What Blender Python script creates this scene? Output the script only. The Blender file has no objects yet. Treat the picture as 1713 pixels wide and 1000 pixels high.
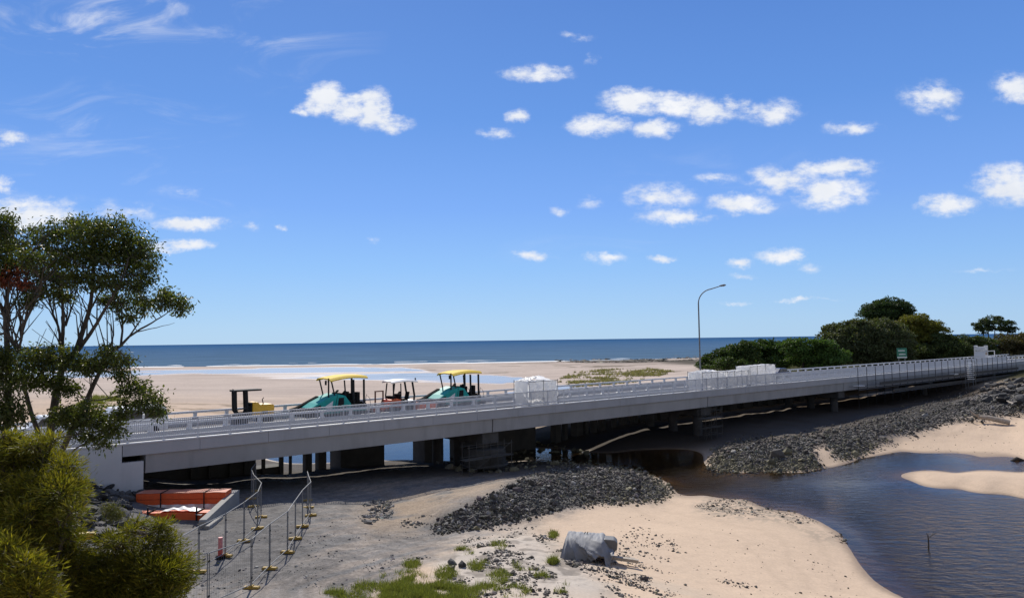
import bpy, math, random
import numpy as np
from mathutils import Vector, Matrix

C = bpy.context.scene.collection
SC = bpy.context.scene
R_ = math.radians
# ------------------------------------------------------------------ camera
F = 1200.0; CZ = 12.3
PITCH = math.atan(68.7 / F); ROLL = 0.01348
FW = np.array([0, math.cos(PITCH), math.sin(PITCH)])
_rt = np.array([1.0, 0, 0]); _up = np.array([0, -math.sin(PITCH), math.cos(PITCH)])
RT = _rt * math.cos(ROLL) - _up * math.sin(ROLL)
UP = _up * math.cos(ROLL) + _rt * math.sin(ROLL)
cam_d = bpy.data.cameras.new("camera")
cam_d.sensor_width = 36.0; cam_d.lens = 36.0 * F / 1713.0
cam_d.clip_start = 0.1; cam_d.clip_end = 80000
cam = bpy.data.objects.new("camera", cam_d); C.objects.link(cam)
M3 = Matrix((RT, UP, -FW)).transposed()
cam.matrix_world = Matrix.Translation((0, 0, CZ)) @ M3.to_4x4()
SC.camera = cam

# ------------------------------------------------------------------ world, sun, exposure
SUN_EL = R_(40); SUN_AZ = math.atan2(-0.25, 0.97)          # azimuth measured from +Y towards +X
SKY_STRENGTH = 0.10
w = bpy.data.worlds.new("World"); SC.world = w; w.use_nodes = True
wt = w.node_tree; wt.nodes.clear()
def wn(t, **k):
    n = wt.nodes.new(t)
    for a, b in k.items(): setattr(n, a, b)
    return n
def wl(a, b): wt.links.new(a, b)
def wmath(op, a, b=None, c=None, clamp=False):
    n = wn('ShaderNodeMath', operation=op); n.use_clamp = clamp
    for i, v in enumerate((a, b, c)):
        if v is None: continue
        if isinstance(v, (int, float)): n.inputs[i].default_value = v
        else: wl(v, n.inputs[i])
    return n.outputs[0]
sky = wn('ShaderNodeTexSky', sky_type='NISHITA', sun_disc=False)
sky.sun_elevation = SUN_EL; sky.sun_rotation = SUN_AZ
sky.altitude = 0; sky.air_density = 1.0; sky.dust_density = 0.25; sky.ozone_density = 2.5
tc = wn('ShaderNodeTexCoord')
sep = wn('ShaderNodeSeparateXYZ'); wl(tc.outputs['Generated'], sep.inputs[0])
ysafe = wmath('MAXIMUM', sep.outputs[1], 0.02)
gx = wmath('DIVIDE', sep.outputs[0], ysafe); gz = wmath('DIVIDE', sep.outputs[2], ysafe)
comb = wn('ShaderNodeCombineXYZ'); wl(gx, comb.inputs[0]); wl(gz, comb.inputs[1])
# edge distortion of the clouds
nzd = wn('ShaderNodeTexNoise'); nzd.inputs['Scale'].default_value = 34; nzd.inputs['Detail'].default_value = 6
nzd.inputs['Roughness'].default_value = 0.62
wl(comb.outputs[0], nzd.inputs['Vector'])
dsub = wn('ShaderNodeVectorMath', operation='SUBTRACT'); wl(nzd.outputs['Color'], dsub.inputs[0]); dsub.inputs[1].default_value = (.5, .5, .5)
dmul = wn('ShaderNodeVectorMath', operation='MULTIPLY'); wl(dsub.outputs[0], dmul.inputs[0]); dmul.inputs[1].default_value = (.045, .022, 0)
dadd = wn('ShaderNodeVectorMath', operation='ADD'); wl(comb.outputs[0], dadd.inputs[0]); wl(dmul.outputs[0], dadd.inputs[1])
cvec = dadd.outputs[0]
CLOUDS = [  # centre x, centre y, half width, half height, density  (bearings read from the photograph)
 (542,168,38,30,1),(585,182,40,26,1),(622,182,34,34,1),(652,208,36,17,.8),(508,188,16,8,.5),
 (900,124,62,14,.75),(866,195,20,13,.6),(833,223,30,11,.65),(967,60,30,9,.45),(990,98,12,11,.35),
 (1060,168,58,22,1),(1130,175,62,22,1),(1180,188,46,20,.9),(1228,172,28,15,.7),(1300,188,44,22,.7),(1255,185,40,16,.5),
 (1003,210,52,19,.95),(1095,215,40,16,.8),(1560,162,50,28,.65),(1425,215,50,13,.6),(1592,200,20,10,.4),(1702,150,44,30,.75),
 (1312,300,66,24,.75),(1400,280,74,18,.8),(1390,325,70,28,.85),(1242,342,58,18,.9),(1105,328,62,24,.6),(1128,363,68,13,.75),
 (1195,298,48,13,.4),(1690,310,62,34,.95),(1585,343,50,18,.9),(985,340,20,13,.35),(935,352,20,9,.4),
 (1010,432,32,11,.7),(888,427,40,10,.55),(1108,434,28,7,.5),(1312,428,44,15,.75),(1240,440,24,10,.7),(1352,450,26,9,.4),
 (1240,460,26,5,.35),(1335,501,44,5,.6),(1385,501,30,4,.4),(1232,507,28,4,.4),
 (40,358,110,30,.85),(4,313,22,17,.8),(14,232,32,17,.55),(320,376,72,12,.75),(303,410,66,11,.8),(205,356,80,20,.4),
 (300,322,42,12,.3),(420,378,18,9,.35),(468,380,11,5,.4),(1250,180,30,12,.3),(625,402,12,7,.3),(1650,452,60,4,.25),
]
run = None
for (cx, cy, rx, ry, de) in CLOUDS:
    d = FW + (cx - 856.5) / F * RT + (500 - cy) / F * UP
    a, e = d[0] / d[1], d[2] / d[1]
    sx, sy = F / (rx * 1.32), F / (ry * 1.36)
    mp = wn('ShaderNodeVectorMath', operation='MULTIPLY_ADD')
    wl(cvec, mp.inputs[0]); mp.inputs[1].default_value = (sx, sy, 0); mp.inputs[2].default_value = (-a * sx, -e * sy, 0)
    ln = wn('ShaderNodeVectorMath', operation='LENGTH'); wl(mp.outputs[0], ln.inputs[0])
    v = wmath('MULTIPLY_ADD', ln.outputs['Value'], -de, de)
    run = v if run is None else wmath('MAXIMUM', run, v)
nz2 = wn('ShaderNodeTexNoise'); nz2.inputs['Scale'].default_value = 26; nz2.inputs['Detail'].default_value = 8; nz2.inputs['Roughness'].default_value = .65
st2 = wn('ShaderNodeVectorMath', operation='MULTIPLY'); wl(comb.outputs[0], st2.inputs[0]); st2.inputs[1].default_value = (1, 1.9, 1)
wl(st2.outputs[0], nz2.inputs['Vector'])
brk = wmath('MULTIPLY_ADD', nz2.outputs['Fac'], 2.3, -1.08)
body = wmath('ADD', run, brk)
mr = wn('ShaderNodeMapRange', interpolation_type='SMOOTHSTEP'); wl(body, mr.inputs[0]); mr.inputs[1].default_value = -0.02; mr.inputs[2].default_value = 0.88
gate = wn('ShaderNodeMapRange', interpolation_type='SMOOTHSTEP'); wl(run, gate.inputs[0]); gate.inputs[1].default_value = 0.0; gate.inputs[2].default_value = 0.24
cum = wmath('MULTIPLY', wmath('MULTIPLY', mr.outputs[0], gate.outputs[0]), wmath('MULTIPLY_ADD', run, 1.9, .22, clamp=True))
# thin cirrus streaks, high on the left of the view
nz3 = wn('ShaderNodeTexNoise'); nz3.inputs['Scale'].default_value = 5; nz3.inputs['Detail'].default_value = 9; nz3.inputs['Roughness'].default_value = .62; nz3.inputs['Distortion'].default_value = 1.1
st3 = wn('ShaderNodeMapping'); wl(comb.outputs[0], st3.inputs[0]); st3.inputs['Rotation'].default_value = (0, 0, .25); st3.inputs['Scale'].default_value = (1, 3.2, 1)
wl(st3.outputs[0], nz3.inputs['Vector'])
c3 = wn('ShaderNodeMapRange', interpolation_type='SMOOTHSTEP'); wl(nz3.outputs['Fac'], c3.inputs[0]); c3.inputs[1].default_value = .47; c3.inputs[2].default_value = .78
cir = None
for (cx, cy, rx, ry, de) in [(190,30,290,90,1.0),(150,210,280,90,.55),(470,60,190,110,.42),(210,330,280,80,.6),(1000,420,200,40,.22),(1250,300,280,70,.22)]:
    d = FW + (cx - 856.5) / F * RT + (500 - cy) / F * UP
    a, e = d[0] / d[1], d[2] / d[1]; sx, sy = F / rx, F / ry
    mp = wn('ShaderNodeVectorMath', operation='MULTIPLY_ADD')
    wl(comb.outputs[0], mp.inputs[0]); mp.inputs[1].default_value = (sx, sy, 0); mp.inputs[2].default_value = (-a * sx, -e * sy, 0)
    ln = wn('ShaderNodeVectorMath', operation='LENGTH'); wl(mp.outputs[0], ln.inputs[0])
    v = wmath('MULTIPLY_ADD', ln.outputs['Value'], -de, de, clamp=True)
    cir = v if cir is None else wmath('MAXIMUM', cir, v)
cirr = wmath('MULTIPLY', c3.outputs[0], cir)
cmask = wmath('MAXIMUM', cum, cirr)
front = wmath('GREATER_THAN', sep.outputs[1], 0.03)
cmask = wmath('MULTIPLY', cmask, front, clamp=True)
hs = wn('ShaderNodeMix', data_type='RGBA', blend_type='MULTIPLY'); hs.inputs[0].default_value = 1.0
wl(sky.outputs[0], hs.inputs[6]); hs.inputs[7].default_value = (0.45, 0.68, 0.98, 1)
# clear maritime air: deeper blue overhead, pale blue at the horizon
air = wn('ShaderNodeValToRGB'); wl(sep.outputs[2], air.inputs[0]); cr = air.color_ramp
stops = [(0.0, (.45, .66, .93)), (.02, (.434, .645, .93)), (.10, (.305, .546, .956)), (.18, (.219, .429, .939)), (.30, (.141, .328, .807)), (.43, (.107, .258, .694)), (1.0, (.06, .16, .5))]
while len(cr.elements) < len(stops): cr.elements.new(.5)
for e_, (p_, c_) in zip(cr.elements, stops): e_.position = p_; e_.color = (*c_, 1)
airs = wn('ShaderNodeVectorMath', operation='SCALE'); wl(air.outputs[0], airs.inputs[0]); airs.inputs['Scale'].default_value = 1 / SKY_STRENGTH
skm0 = wn('ShaderNodeMix', data_type='RGBA'); skm0.inputs[0].default_value = .78; wl(hs.outputs[2], skm0.inputs[6]); wl(airs.outputs[0], skm0.inputs[7])
# unseen pale cloud added behind the viewer and overhead, to neutralise the blue shade
nzr = wn('ShaderNodeTexNoise'); nzr.inputs['Scale'].default_value = 2.2; nzr.inputs['Detail'].default_value = 5; wl(tc.outputs['Generated'], nzr.inputs['Vector'])
rm1 = wn('ShaderNodeMapRange', interpolation_type='SMOOTHSTEP'); wl(sep.outputs[1], rm1.inputs[0]); rm1.inputs[1].default_value = .45; rm1.inputs[2].default_value = -.25
rm2 = wn('ShaderNodeMapRange', interpolation_type='SMOOTHSTEP'); wl(nzr.outputs['Fac'], rm2.inputs[0]); rm2.inputs[1].default_value = .3; rm2.inputs[2].default_value = .6
rmm = wmath('MULTIPLY', rm1.outputs[0], rm2.outputs[0])
skm = wn('ShaderNodeMix', data_type='RGBA'); wl(rmm, skm.inputs[0]); wl(skm0.outputs[2], skm.inputs[6]); skm.inputs[7].default_value = (2.7, 2.75, 2.95, 1)
mixc = wn('ShaderNodeMix', data_type='RGBA'); wl(cmask, mixc.inputs[0]); wl(skm.outputs[2], mixc.inputs[6])
nzc = wn('ShaderNodeTexNoise'); nzc.inputs['Scale'].default_value = 14; nzc.inputs['Detail'].default_value = 4; wl(comb.outputs[0], nzc.inputs['Vector'])
cc = wn('ShaderNodeMix', data_type='RGBA'); wl(nzc.outputs['Fac'], cc.inputs[0]); cc.inputs[6].default_value = (6.6, 7.2, 8.3, 1); cc.inputs[7].default_value = (10.4, 10.4, 10.5, 1)
wl(cc.outputs[2], mixc.inputs[7])
bg = wn('ShaderNodeBackground'); wl(mixc.outputs[2], bg.inputs[0]); bg.inputs[1].default_value = SKY_STRENGTH
wo = wn('ShaderNodeOutputWorld'); wl(bg.outputs[0], wo.inputs[0])

sun_d = bpy.data.lights.new("sun", 'SUN'); sun_d.energy = 5.0; sun_d.angle = R_(0.53); sun_d.color = (1, .94, .845)
sun = bpy.data.objects.new("sun", sun_d); C.objects.link(sun)
sdir = Vector((math.sin(SUN_AZ) * math.cos(SUN_EL), math.cos(SUN_AZ) * math.cos(SUN_EL), math.sin(SUN_EL)))
sun.rotation_euler = sdir.to_track_quat('Z', 'Y').to_euler(); sun.location = (-40, 120, 90)
SC.view_settings.view_transform = 'Standard'; SC.view_settings.look = 'None'
SC.view_settings.exposure = 0.0; SC.view_settings.gamma = 1.0

# ------------------------------------------------------------------ geometry of the place
def ray(x, y): return FW + (x - 856.5) / F * RT + (500 - y) / F * UP
def P(x, y, z):
    d = ray(x, y); k = (z - CZ) / d[2]; return np.array([0, 0, CZ]) + k * d
def PD(x, y, D):
    d = ray(x, y); return np.array([0, 0, CZ]) + d * (D / d[1])
def proj(p):
    v = np.asarray(p, float) - np.array([0, 0, CZ]); k = np.maximum(v @ FW, 1e-3)
    return 856.5 + F * (v @ RT) / k, 500 - F * (v @ UP) / k
A0 = P(205, 744.6, 6.1); _b = P(1713, 604, 6.1)
BD = (_b - A0)[:2]; BD = BD / np.linalg.norm(BD); BN = np.array([-BD[1], BD[0]])
BANG = math.atan2(BD[1], BD[0])
def B(s, t, z): q = A0[:2] + BD * s + BN * t; return np.array([q[0], q[1], z])
def ST(x, y):
    v = np.stack([x - A0[0], y - A0[1]], -1); return v @ BD, v @ BN
def S(px, t, z=7):
    lo, hi = -300., 600.
    for _ in range(50):
        m = (lo + hi) / 2
        if proj(B(m, t, z))[0] < px: lo = m
        else: hi = m
    return m
rng = np.random.default_rng(11)

def _h(ix, iy, seed):
    n = (ix * 374761393 + iy * 668265263 + seed * 974634777) & 0xffffffff
    n = ((n ^ (n >> 13)) * 1274126177) & 0xffffffff
    return ((n ^ (n >> 16)) & 0xffff) / 65535.0
def vnoise(x, y, seed=0):
    x = np.asarray(x, float); y = np.asarray(y, float)
    ix = np.floor(x).astype(np.int64); iy = np.floor(y).astype(np.int64)
    fx = x - ix; fy = y - iy; fx = fx * fx * (3 - 2 * fx); fy = fy * fy * (3 - 2 * fy)
    a = _h(ix, iy, seed); b = _h(ix + 1, iy, seed); c = _h(ix, iy + 1, seed); d = _h(ix + 1, iy + 1, seed)
    return (a * (1 - fx) + b * fx) * (1 - fy) + (c * (1 - fx) + d * fx) * fy
def fbm(x, y, seed=0, o=4):
    s = 0; a = .5; t = 0
    for i in range(o):
        s = s + a * vnoise(x * 2 ** i, y * 2 ** i, seed + i * 7); t += a; a *= .5
    return s / t            # 0..1
def sstep(a, b, x):
    t = np.clip((x - a) / (b - a), 0, 1); return t * t * (3 - 2 * t)

# ------------------------------------------------------------------ object helpers
def tag(o, label=None, cat=None, group=None, kind=None):
    if label: o['label'] = label
    if cat: o['category'] = cat
    if group: o['group'] = group
    if kind: o['kind'] = kind
    return o
def empty(name, loc, rz=0.0, label=None, cat=None, group=None):
    o = bpy.data.objects.new(name, None); C.objects.link(o)
    o.location = tuple(loc); o.rotation_euler = (0, 0, rz); o.empty_display_size = .3
    return tag(o, label, cat, group)
def np_mesh(name, V, Q, mat, parent=None, cols=None, smooth=False, attrs=None):
    me = bpy.data.meshes.new(name)
    V = np.asarray(V, np.float32); Q = np.asarray(Q, np.int32); k = Q.shape[1]
    me.vertices.add(len(V)); me.vertices.foreach_set('co', V.ravel())
    me.loops.add(Q.size); me.loops.foreach_set('vertex_index', Q.ravel())
    me.polygons.add(len(Q)); me.polygons.foreach_set('loop_start', np.arange(0, Q.size, k, dtype=np.int32))
    me.polygons.foreach_set('loop_total', np.full(len(Q), k, np.int32))
    me.polygons.foreach_set('use_smooth', np.full(len(Q), smooth, bool))
    if cols is not None:
        a = me.color_attributes.new('Col', 'FLOAT_COLOR', 'POINT')
        c4 = np.ones((len(V), 4), np.float32); c4[:, :3] = cols; a.data.foreach_set('color', c4.ravel())
    for nm, arr in (attrs or {}).items():
        a = me.attributes.new(nm, 'FLOAT', 'POINT'); a.data.foreach_set('value', np.asarray(arr, np.float32))
    me.update(calc_edges=True); me.validate()
    me.materials.append(mat)
    o = bpy.data.objects.new(name, me); C.objects.link(o)
    if parent: o.parent = parent
    return o
class MB:
    """collects simple solids and links them as one mesh"""
    def __init__(s): s.v = []; s.f = []
    def add(s, V, Fc):
        b = len(s.v); s.v += [tuple(map(float, p)) for p in V]; s.f += [tuple(b + i for i in f) for f in Fc]; return s
    def box(s, x0, x1, y0, y1, z0, z1, bev=0.0):
        if bev <= 0:
            V = [(x, y, z) for z in (z0, z1) for y in (y0, y1) for x in (x0, x1)]
            return s.add(V, [(0, 2, 3, 1), (4, 5, 7, 6), (0, 1, 5, 4), (2, 6, 7, 3), (0, 4, 6, 2), (1, 3, 7, 5)])
        b = bev; V = []
        for z, i in ((z0, b), (z0 + b, 0), (z1 - b, 0), (z1, b)):
            V += [(x0 + i + b * 0, y0 + i, z), (x1 - i, y0 + i, z), (x1 - i, y1 - i, z), (x0 + i, y1 - i, z)]
        Fc = [(3, 2, 1, 0), (12, 13, 14, 15)]
        for k in range(3):
            for j in range(4):
                a = k * 4 + j; c = k * 4 + (j + 1) % 4; Fc.append((a, c, c + 4, a + 4))
        return s.add(V, Fc)
    def prism(s, prof, y0, y1):            # profile in x,z extruded along y
        n = len(prof); V = [(x, y0, z) for x, z in prof] + [(x, y1, z) for x, z in prof]
        Fc = [tuple(range(n)), tuple(range(2 * n - 1, n - 1, -1))]
        Fc += [(i, i + n, (i + 1) % n + n, (i + 1) % n) for i in range(n)]
        return s.add(V, Fc)
    def bar(s, a, b, w, h=None, up=(0, 0, 1)):
        a = Vector(a); b = Vector(b); h = h or w; d = (b - a).normalized(); u = Vector(up)
        if abs(d.dot(u)) > .98: u = Vector((1, 0, 0))
        x = d.cross(u).normalized() * (w / 2); y = x.cross(d).normalized() * (h / 2)
        V = [p + i * x + j * y for p in (a, b) for i, j in ((-1, -1), (1, -1), (1, 1), (-1, 1))]
        return s.add(V, [(3, 2, 1, 0), (4, 5, 6, 7), (0, 1, 5, 4), (1, 2, 6, 5), (2, 3, 7, 6), (3, 0, 4, 7)])
    def tube(s, pts, r, n=6, cap=True):
        pts = [Vector(p) for p in pts]; rs = r if hasattr(r, '__len__') else [r] * len(pts)
        V = []; px = None
        for i, p in enumerate(pts):
            d = (pts[min(i + 1, len(pts) - 1)] - pts[max(i - 1, 0)])
            d = d.normalized() if d.length > 1e-9 else Vector((0, 0, 1))
            if px is None:
                u = Vector((0, 0, 1)) if abs(d.z) < .9 else Vector((1, 0, 0)); px = d.cross(u).normalized()
            else:
                px = (px - d * px.dot(d)); px = px.normalized() if px.length > 1e-6 else d.orthogonal().normalized()
            py = d.cross(px)
            V += [p + (px * math.cos(2 * math.pi * k / n) + py * math.sin(2 * math.pi * k / n)) * rs[i] for k in range(n)]
        Fc = [(i * n + k, i * n + (k + 1) % n, (i + 1) * n + (k + 1) % n, (i + 1) * n + k) for i in range(len(pts) - 1) for k in range(n)]
        if cap: Fc += [tuple(range(n - 1, -1, -1)), tuple(range((len(pts) - 1) * n, len(pts) * n))]
        return s.add(V, Fc)
    def cyl(s, a, b, r, n=20): return s.tube([a, b], r, n)
    def build(s, name, mat, parent=None, smooth=False, bevel=0.0):
        me = bpy.data.meshes.new(name); me.from_pydata(s.v, [], s.f); me.update(); me.materials.append(mat)
        if smooth:
            me.polygons.foreach_set('use_smooth', [True] * len(me.polygons))
        o = bpy.data.objects.new(name, me); C.objects.link(o)
        if bevel:
            m = o.modifiers.new('bevel', 'BEVEL'); m.width = bevel; m.segments = 2; m.limit_method = 'ANGLE'
        if smooth:
            m = o.modifiers.new('edge', 'EDGE_SPLIT'); m.split_angle = R_(38)
        if parent: o.parent = parent
        return o
def copy_tree(o, parent=None):
    c = o.copy(); C.objects.link(c)
    if parent: c.parent = parent
    for ch in list(o.children): copy_tree(ch, c)
    return c

# ------------------------------------------------------------------ materials
def mat(name, col, rough=.6, metal=0.0, var=.12, scale=3.0, bump=0.0, bscale=None, spec=.5, dirt=0.0, dirtcol=(.12, .1, .08), detail=5):
    m = bpy.data.materials.new(name); m.use_nodes = True; t = m.node_tree; p = t.nodes['Principled BSDF']
    p.inputs['Roughness'].default_value = rough; p.inputs['Metallic'].default_value = metal
    p.inputs['Specular IOR Level'].default_value = spec
    tcn = t.nodes.new('ShaderNodeTexCoord')
    n = t.nodes.new('ShaderNodeTexNoise'); n.inputs['Scale'].default_value = scale; n.inputs['Detail'].default_value = detail; n.inputs['Roughness'].default_value = .6
    t.links.new(tcn.outputs['Object'], n.inputs['Vector'])
    mx = t.nodes.new('ShaderNodeMix'); mx.data_type = 'RGBA'
    mr_ = t.nodes.new('ShaderNodeMapRange'); mr_.inputs[1].default_value = .3; mr_.inputs[2].default_value = .7
    t.links.new(n.outputs['Fac'], mr_.inputs[0]); t.links.new(mr_.outputs[0], mx.inputs[0])
    c = np.array(col)
    mx.inputs[6].default_value = (*np.clip(c * (1 - var), 0, 1), 1); mx.inputs[7].default_value = (*np.clip(c * (1 + var), 0, 1), 1)
    out = mx.outputs[2]
    if dirt:
        n2 = t.nodes.new('ShaderNodeTexNoise'); n2.inputs['Scale'].default_value = scale * .6; n2.inputs['Detail'].default_value = 8; n2.inputs['Roughness'].default_value = .7
        mp = t.nodes.new('ShaderNodeMapping'); mp.inputs['Scale'].default_value = (1.6, 1.6, .22); mp.inputs['Location'].default_value = (3, 7, 1)
        t.links.new(tcn.outputs['Object'], mp.inputs[0]); t.links.new(mp.outputs[0], n2.inputs['Vector'])
        r2 = t.nodes.new('ShaderNodeMapRange'); r2.inputs[1].default_value = .5; r2.inputs[2].default_value = .75; r2.inputs[4].default_value = dirt
        t.links.new(n2.outputs['Fac'], r2.inputs[0])
        m2 = t.nodes.new('ShaderNodeMix'); m2.data_type = 'RGBA'; t.links.new(r2.outputs[0], m2.inputs[0]); t.links.new(out, m2.inputs[6]); m2.inputs[7].default_value = (*dirtcol, 1)
        out = m2.outputs[2]
    t.links.new(out, p.inputs['Base Color'])
    if bump:
        nb = t.nodes.new('ShaderNodeTexNoise'); nb.inputs['Scale'].default_value = bscale or scale * 5; nb.inputs['Detail'].default_value = 6
        t.links.new(tcn.outputs['Object'], nb.inputs['Vector'])
        bp = t.nodes.new('ShaderNodeBump'); bp.inputs['Strength'].default_value = bump; bp.inputs['Distance'].default_value = .05
        t.links.new(nb.outputs['Fac'], bp.inputs['Height']); t.links.new(bp.outputs[0], p.inputs['Normal'])
    return m
def leafmat(name, tr=.35, rough=.5, spec=.35):
    m = bpy.data.materials.new(name); m.use_nodes = True; t = m.node_tree; p = t.nodes['Principled BSDF']
    at = t.nodes.new('ShaderNodeAttribute'); at.attribute_name = 'Col'
    t.links.new(at.outputs['Color'], p.inputs['Base Color']); p.inputs['Roughness'].default_value = rough; p.inputs['Specular IOR Level'].default_value = spec
    tl = t.nodes.new('ShaderNodeBsdfTranslucent'); mg = t.nodes.new('ShaderNodeMix'); mg.data_type = 'RGBA'; mg.blend_type = 'MULTIPLY'; mg.inputs[0].default_value = 1
    t.links.new(at.outputs['Color'], mg.inputs[6]); mg.inputs[7].default_value = (1.5, 1.55, .55, 1); t.links.new(mg.outputs[2], tl.inputs['Color'])
    ms = t.nodes.new('ShaderNodeMixShader'); ms.inputs[0].default_value = tr
    t.links.new(p.outputs[0], ms.inputs[1]); t.links.new(tl.outputs[0], ms.inputs[2])
    t.links.new(ms.outputs[0], t.nodes['Material Output'].inputs[0]); return m
def colmat(name, rough=.85, spec=.3, bump=0, bscale=10, fine=.25, fscale=8):
    m = bpy.data.materials.new(name); m.use_nodes = True; t = m.node_tree; p = t.nodes['Principled BSDF']
    at = t.nodes.new('ShaderNodeAttribute'); at.attribute_name = 'Col'
    tcn = t.nodes.new('ShaderNodeTexCoord'); n = t.nodes.new('ShaderNodeTexNoise'); n.inputs['Scale'].default_value = fscale; n.inputs['Detail'].default_value = 7; n.inputs['Roughness'].default_value = .7
    t.links.new(tcn.outputs['Object'], n.inputs['Vector'])
    r = t.nodes.new('ShaderNodeMapRange'); r.inputs[1].default_value = .25; r.inputs[2].default_value = .75; r.inputs[3].default_value = 1 - fine; r.inputs[4].default_value = 1 + fine
    t.links.new(n.outputs['Fac'], r.inputs[0])
    mx = t.nodes.new('ShaderNodeVectorMath'); mx.operation = 'SCALE'; t.links.new(at.outputs['Color'], mx.inputs[0]); t.links.new(r.outputs[0], mx.inputs['Scale'])
    t.links.new(mx.outputs[0], p.inputs['Base Color']); p.inputs['Roughness'].default_value = rough; p.inputs['Specular IOR Level'].default_value = spec
    if bump:
        nb = t.nodes.new('ShaderNodeTexNoise'); nb.inputs['Scale'].default_value = bscale; nb.inputs['Detail'].default_value = 8; nb.inputs['Roughness'].default_value = .65
        t.links.new(tcn.outputs['Object'], nb.inputs['Vector'])
        bp = t.nodes.new('ShaderNodeBump'); bp.inputs['Strength'].default_value = bump; bp.inputs['Distance'].default_value = .12
        t.links.new(nb.outputs['Fac'], bp.inputs['Height']); t.links.new(bp.outputs[0], p.inputs['Normal'])
    return m
M = dict(
    concrete=mat('pale_concrete', (.58, .585, .59), .8, var=.06, scale=.6, bump=.15, bscale=9, dirt=.22, dirtcol=(.2, .19, .18)),
    fascia=mat('grey_concrete', (.46, .465, .48), .8, var=.06, scale=.5, bump=.1, bscale=8, dirt=.38, dirtcol=(.24, .24, .235)),
    girder=mat('girder_concrete', (.42, .415, .41), .82, var=.09, scale=.35, bump=.1, bscale=8, dirt=.55, dirtcol=(.2, .195, .18)),
    pierconc=mat('shade_dark_concrete', (.09, .085, .078), .9, var=.3, scale=.8, bump=.3, dirt=.5, dirtcol=(.04, .035, .03)),  # base darkened to stand for the shade under the deck
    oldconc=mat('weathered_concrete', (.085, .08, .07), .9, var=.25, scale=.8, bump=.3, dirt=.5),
    asphalt=mat('asphalt', (.11, .11, .115), .9, var=.15, scale=2),
    whitemetal=mat('white_painted_steel', (.74, .75, .77), .45, var=.03, scale=2),
    alu=mat('pale_aluminium', (.62, .64, .68), .4, var=.04, scale=2),
    galv=mat('galvanised_steel', (.22, .225, .23), .7, .15, spec=.3, var=.15, scale=6),
    darksteel=mat('dark_steel', (.022, .023, .025), .7, spec=.15, var=.2, scale=5),
    rubber=mat('black_rubber', (.016, .016, .016), .95, spec=.05, var=.2, scale=5),
    teal=mat('teal_paint', (.025, .36, .32), .55, spec=.2, var=.1, scale=2, dirt=.25, dirtcol=(.1, .14, .13)),
    yellow=mat('yellow_paint', (.7, .4, .03), .45, var=.08, scale=3, dirt=.2, dirtcol=(.3, .22, .08)),
    canopy=mat('yellow_canopy', (.8, .56, .05), .7, spec=.15, var=.05, scale=2, dirt=.12, dirtcol=(.4, .32, .12)),
    orange=mat('orange_paint', (.74, .125, .03), .5, var=.1, scale=3, dirt=.15, dirtcol=(.3, .1, .05)),
    white=mat('white_paint', (.78, .78, .77), .4, var=.03, scale=2, dirt=.1, dirtcol=(.45, .42, .38)),
    glass=mat('dark_glass', (.02, .025, .03), .08, var=.1),
    navy=mat('navy_paint', (.02, .04, .12), .35, var=.1),
    midconc=mat('stained_concrete', (.3, .29, .265), .85, var=.1, scale=1.5, bump=.2, dirt=.3, dirtcol=(.15, .14, .12)),
    timber=mat('bleached_timber', (.42, .36, .29), .85, var=.25, scale=4, bump=.4),
    bark=mat('grey_brown_bark', (.07, .058, .048), .9, var=.4, scale=6, bump=.5),
    tarp=mat('grey_tarpaulin', (.245, .247, .255), .62, spec=.3, var=.12, scale=2, bump=.2, bscale=5),
    signgreen=mat('green_sign_face', (.01, .16, .1), .5, var=.03),
    plank=mat('scaffold_plank', (.3, .27, .23), .85, var=.2, scale=3),
    footyellow=mat('scuffed_yellow_plastic', (.42, .27, .045), .7, var=.2, scale=5, dirt=.5, dirtcol=(.2, .16, .1)),
    red=mat('red_plastic', (.6, .07, .05), .5, var=.08),
    pink=mat('pink_sleeve', (.7, .25, .25), .5, var=.08),
    lamp=mat('lamp_lens', (.6, .62, .62), .2, var=.02),
)
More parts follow.
